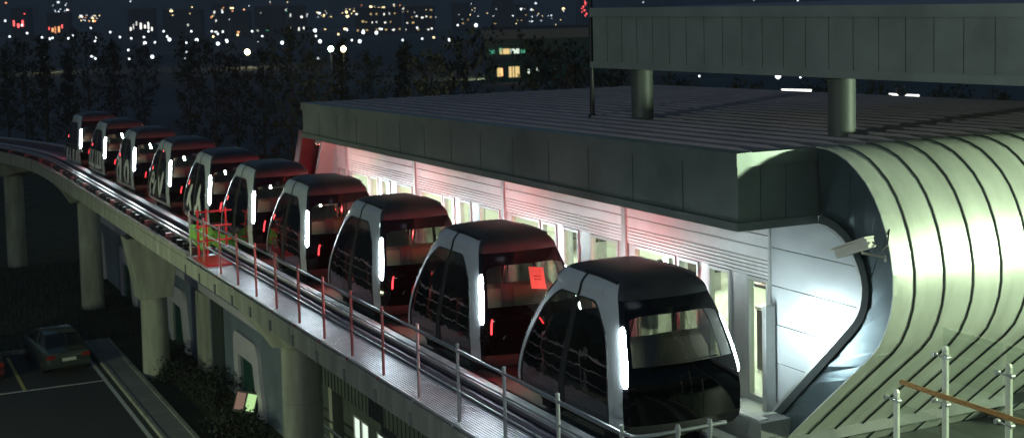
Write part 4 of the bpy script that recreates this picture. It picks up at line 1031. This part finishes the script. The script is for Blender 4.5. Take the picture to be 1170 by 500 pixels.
# showroom
t, a, dr, nrm, W, H = far_building(556, 700, 34, 285, M['greenglass'], 'long low showroom with tan roof band and green glass front', 0, 0, depth=16)
MB().obox(a+dr*W/2+nrm*.5+Vector((0,0,H-.75)), dr, nrm, (0,0,1), W/2+.4, .5, .95).build('roof_band', M['citytan'], t)
for q, z_, w_, h_, mm in ((.13, .62, .35, .5, 'win_g'), (.16, .60, 1.0, .55, 'win_y'), (.24, .60, .9, .5, 'win_w'), (.30, .60, .5, .4, 'win_g'), (.44, .55, .4, .3, 'lamp_grn'), (.06, .60, .5, .4, 'win_g'), (.11, .20, .35, .9, 'win_y'), (.135, .20, .25, .8, 'lamp_o'), (.21, .20, .55, 1.1, 'win_y'), (.255, .20, .45, 1.1, 'win_y'), (.34, .2, .3, .5, 'win_w'), (.42, .22, .4, .6, 'win_w'), (.55, .2, .35, .4, 'win_g')):
    MB().obox(a+dr*W*q+nrm*.06+Vector((0,0,H*z_)), dr, nrm, (0,0,1), w_, .05, h_).build('window', M[mm], t)
for q in [i/14 for i in range(15)]: MB().obox(a+dr*W*q+nrm*.08+Vector((0,0,H*.40)), dr, nrm, (0,0,1), .08, .08, H*.40).build('mullion', M['citywall'], t)
MB().obox(a+dr*W/2+nrm*.09+Vector((0,0,H*.42)), dr, nrm, (0,0,1), W/2, .09, .35).build('floor_band', M['citywall'], t)
p = at(690, 29.5, 900); t = thing('lit_signboard', 'plain white lit rectangular signboard left of the canopy', 'sign', (p.x, p.y, GZ))
MB().obox(p, Xv, Fv, (0,0,1), 6.0, .4, 2.2).build('lit_face', M['sign_w'], t); m = MB(); m.tube((p.x, p.y, GZ), (p.x, p.y, p.z-2), .4, 6); m.build('pole', M['bogie'], t)
# red lit lattice tower
p0 = ground_at(667, 1300); t = thing('lattice_tower', 'tall tower hung with small red lights beside the mast', 'tower', p0)
m = MB()
for s1, s2 in ((-1,-1),(1,-1),(1,1),(-1,1)): m.tube((p0.x+4*s1, p0.y+4*s2, GZ), (p0.x+.6*s1, p0.y+.6*s2, 40), .4, 5)
m.build('frame', M['bogie'], t)
for k in range(9):
    pp = at(667+rr.uniform(-4, 4), 2+k*2.0, 1300); m = MB(); m.lathe(pp, [(.2, -.9), (.9, 0), (.2, .9)], 6); m.build('red_light', M['lamp_r'], t)

# lit building glimpsed through trees below the canopy corner
t, a, dr, nrm, W, H = far_building(700, 722, 78, 150, M['citywall'], 'lit green-white glass pavilion glimpsed below the canopy corner', 2, 6, .9, ('win_w', 'win_g'), depth=8, seed=31)
# bright low strip lights beyond the roof
for px0, px1, py, lbl in ((893, 927, 103.5, 'long low white strip light beyond the roof'), (1016, 1026, 108.5, 'short warm strip light beyond the roof'), (1034, 1050, 109.5, 'second short strip light beyond the roof, right of the warm one')):
    pa = at(px0, py-.6, 75); pb = at(px1, py, 75); t = thing('strip_lamp', lbl, 'lamp', ((pa+pb)/2).to_tuple())
    m = MB(); m.tube(pa, pb, .07, 6); m.build('tube', M['sign_w'], t)
    for q in (pa, pb): m = MB(); m.tube((q.x, q.y, GZ), q, .04, 5); m.build('stand', M['bogie'], t)

# ---------------------------------------------------------------- lights that the photograph shows at work
FL = lamp('terrace_floodlight', 'AREA', (22.6, 7.0, -2.3), 2200, (.80, 1.0, .68), .5, (15.5, 14.2, -3.6))
L2 = lamp('yard_lamp', 'SPOT', (-9.0, 37.0, -9.3), 5200, (.84, 1.0, .58), .3, (10.0, 45.0, -9.3), 125, 1.0)
L3 = lamp('road_lamp', 'POINT', (-6, 10, 1.0), 2000, (.86, 1.0, .92), .4)

# ---------------------------------------------------------------- night air
m = MB(); m.box(-9000, 9500, -900, 10500, GZ-1.1, 700)
hz = m.build('haze', None if False else bpy.data.materials.new('night_haze'), None); hz['kind'] = 'stuff'
hm = hz.data.materials[0]; hm.use_nodes = True; hn = hm.node_tree; hn.nodes.remove(hn.nodes['Principled BSDF'])
pv = hn.nodes.new('ShaderNodeVolumePrincipled'); pv.inputs['Color'].default_value = (.80, .88, 1.0, 1); pv.inputs['Density'].default_value = .00014
hn.links.new(pv.outputs[0], hn.nodes['Material Output'].inputs['Volume'])

# ---------------------------------------------------------------- render settings
sc.render.engine = 'CYCLES'
sc.cycles.use_denoising = True
sc.cycles.max_bounces = 6; sc.cycles.diffuse_bounces = 3; sc.cycles.glossy_bounces = 4; sc.cycles.transparent_max_bounces = 14
sc.cycles.sample_clamp_indirect = 4
sc.cycles.use_light_tree = True
vs = sc.view_settings; vs.view_transform = 'Standard'; vs.look = 'None'; vs.exposure = 0; vs.gamma = 1; vs.use_curve_mapping = False
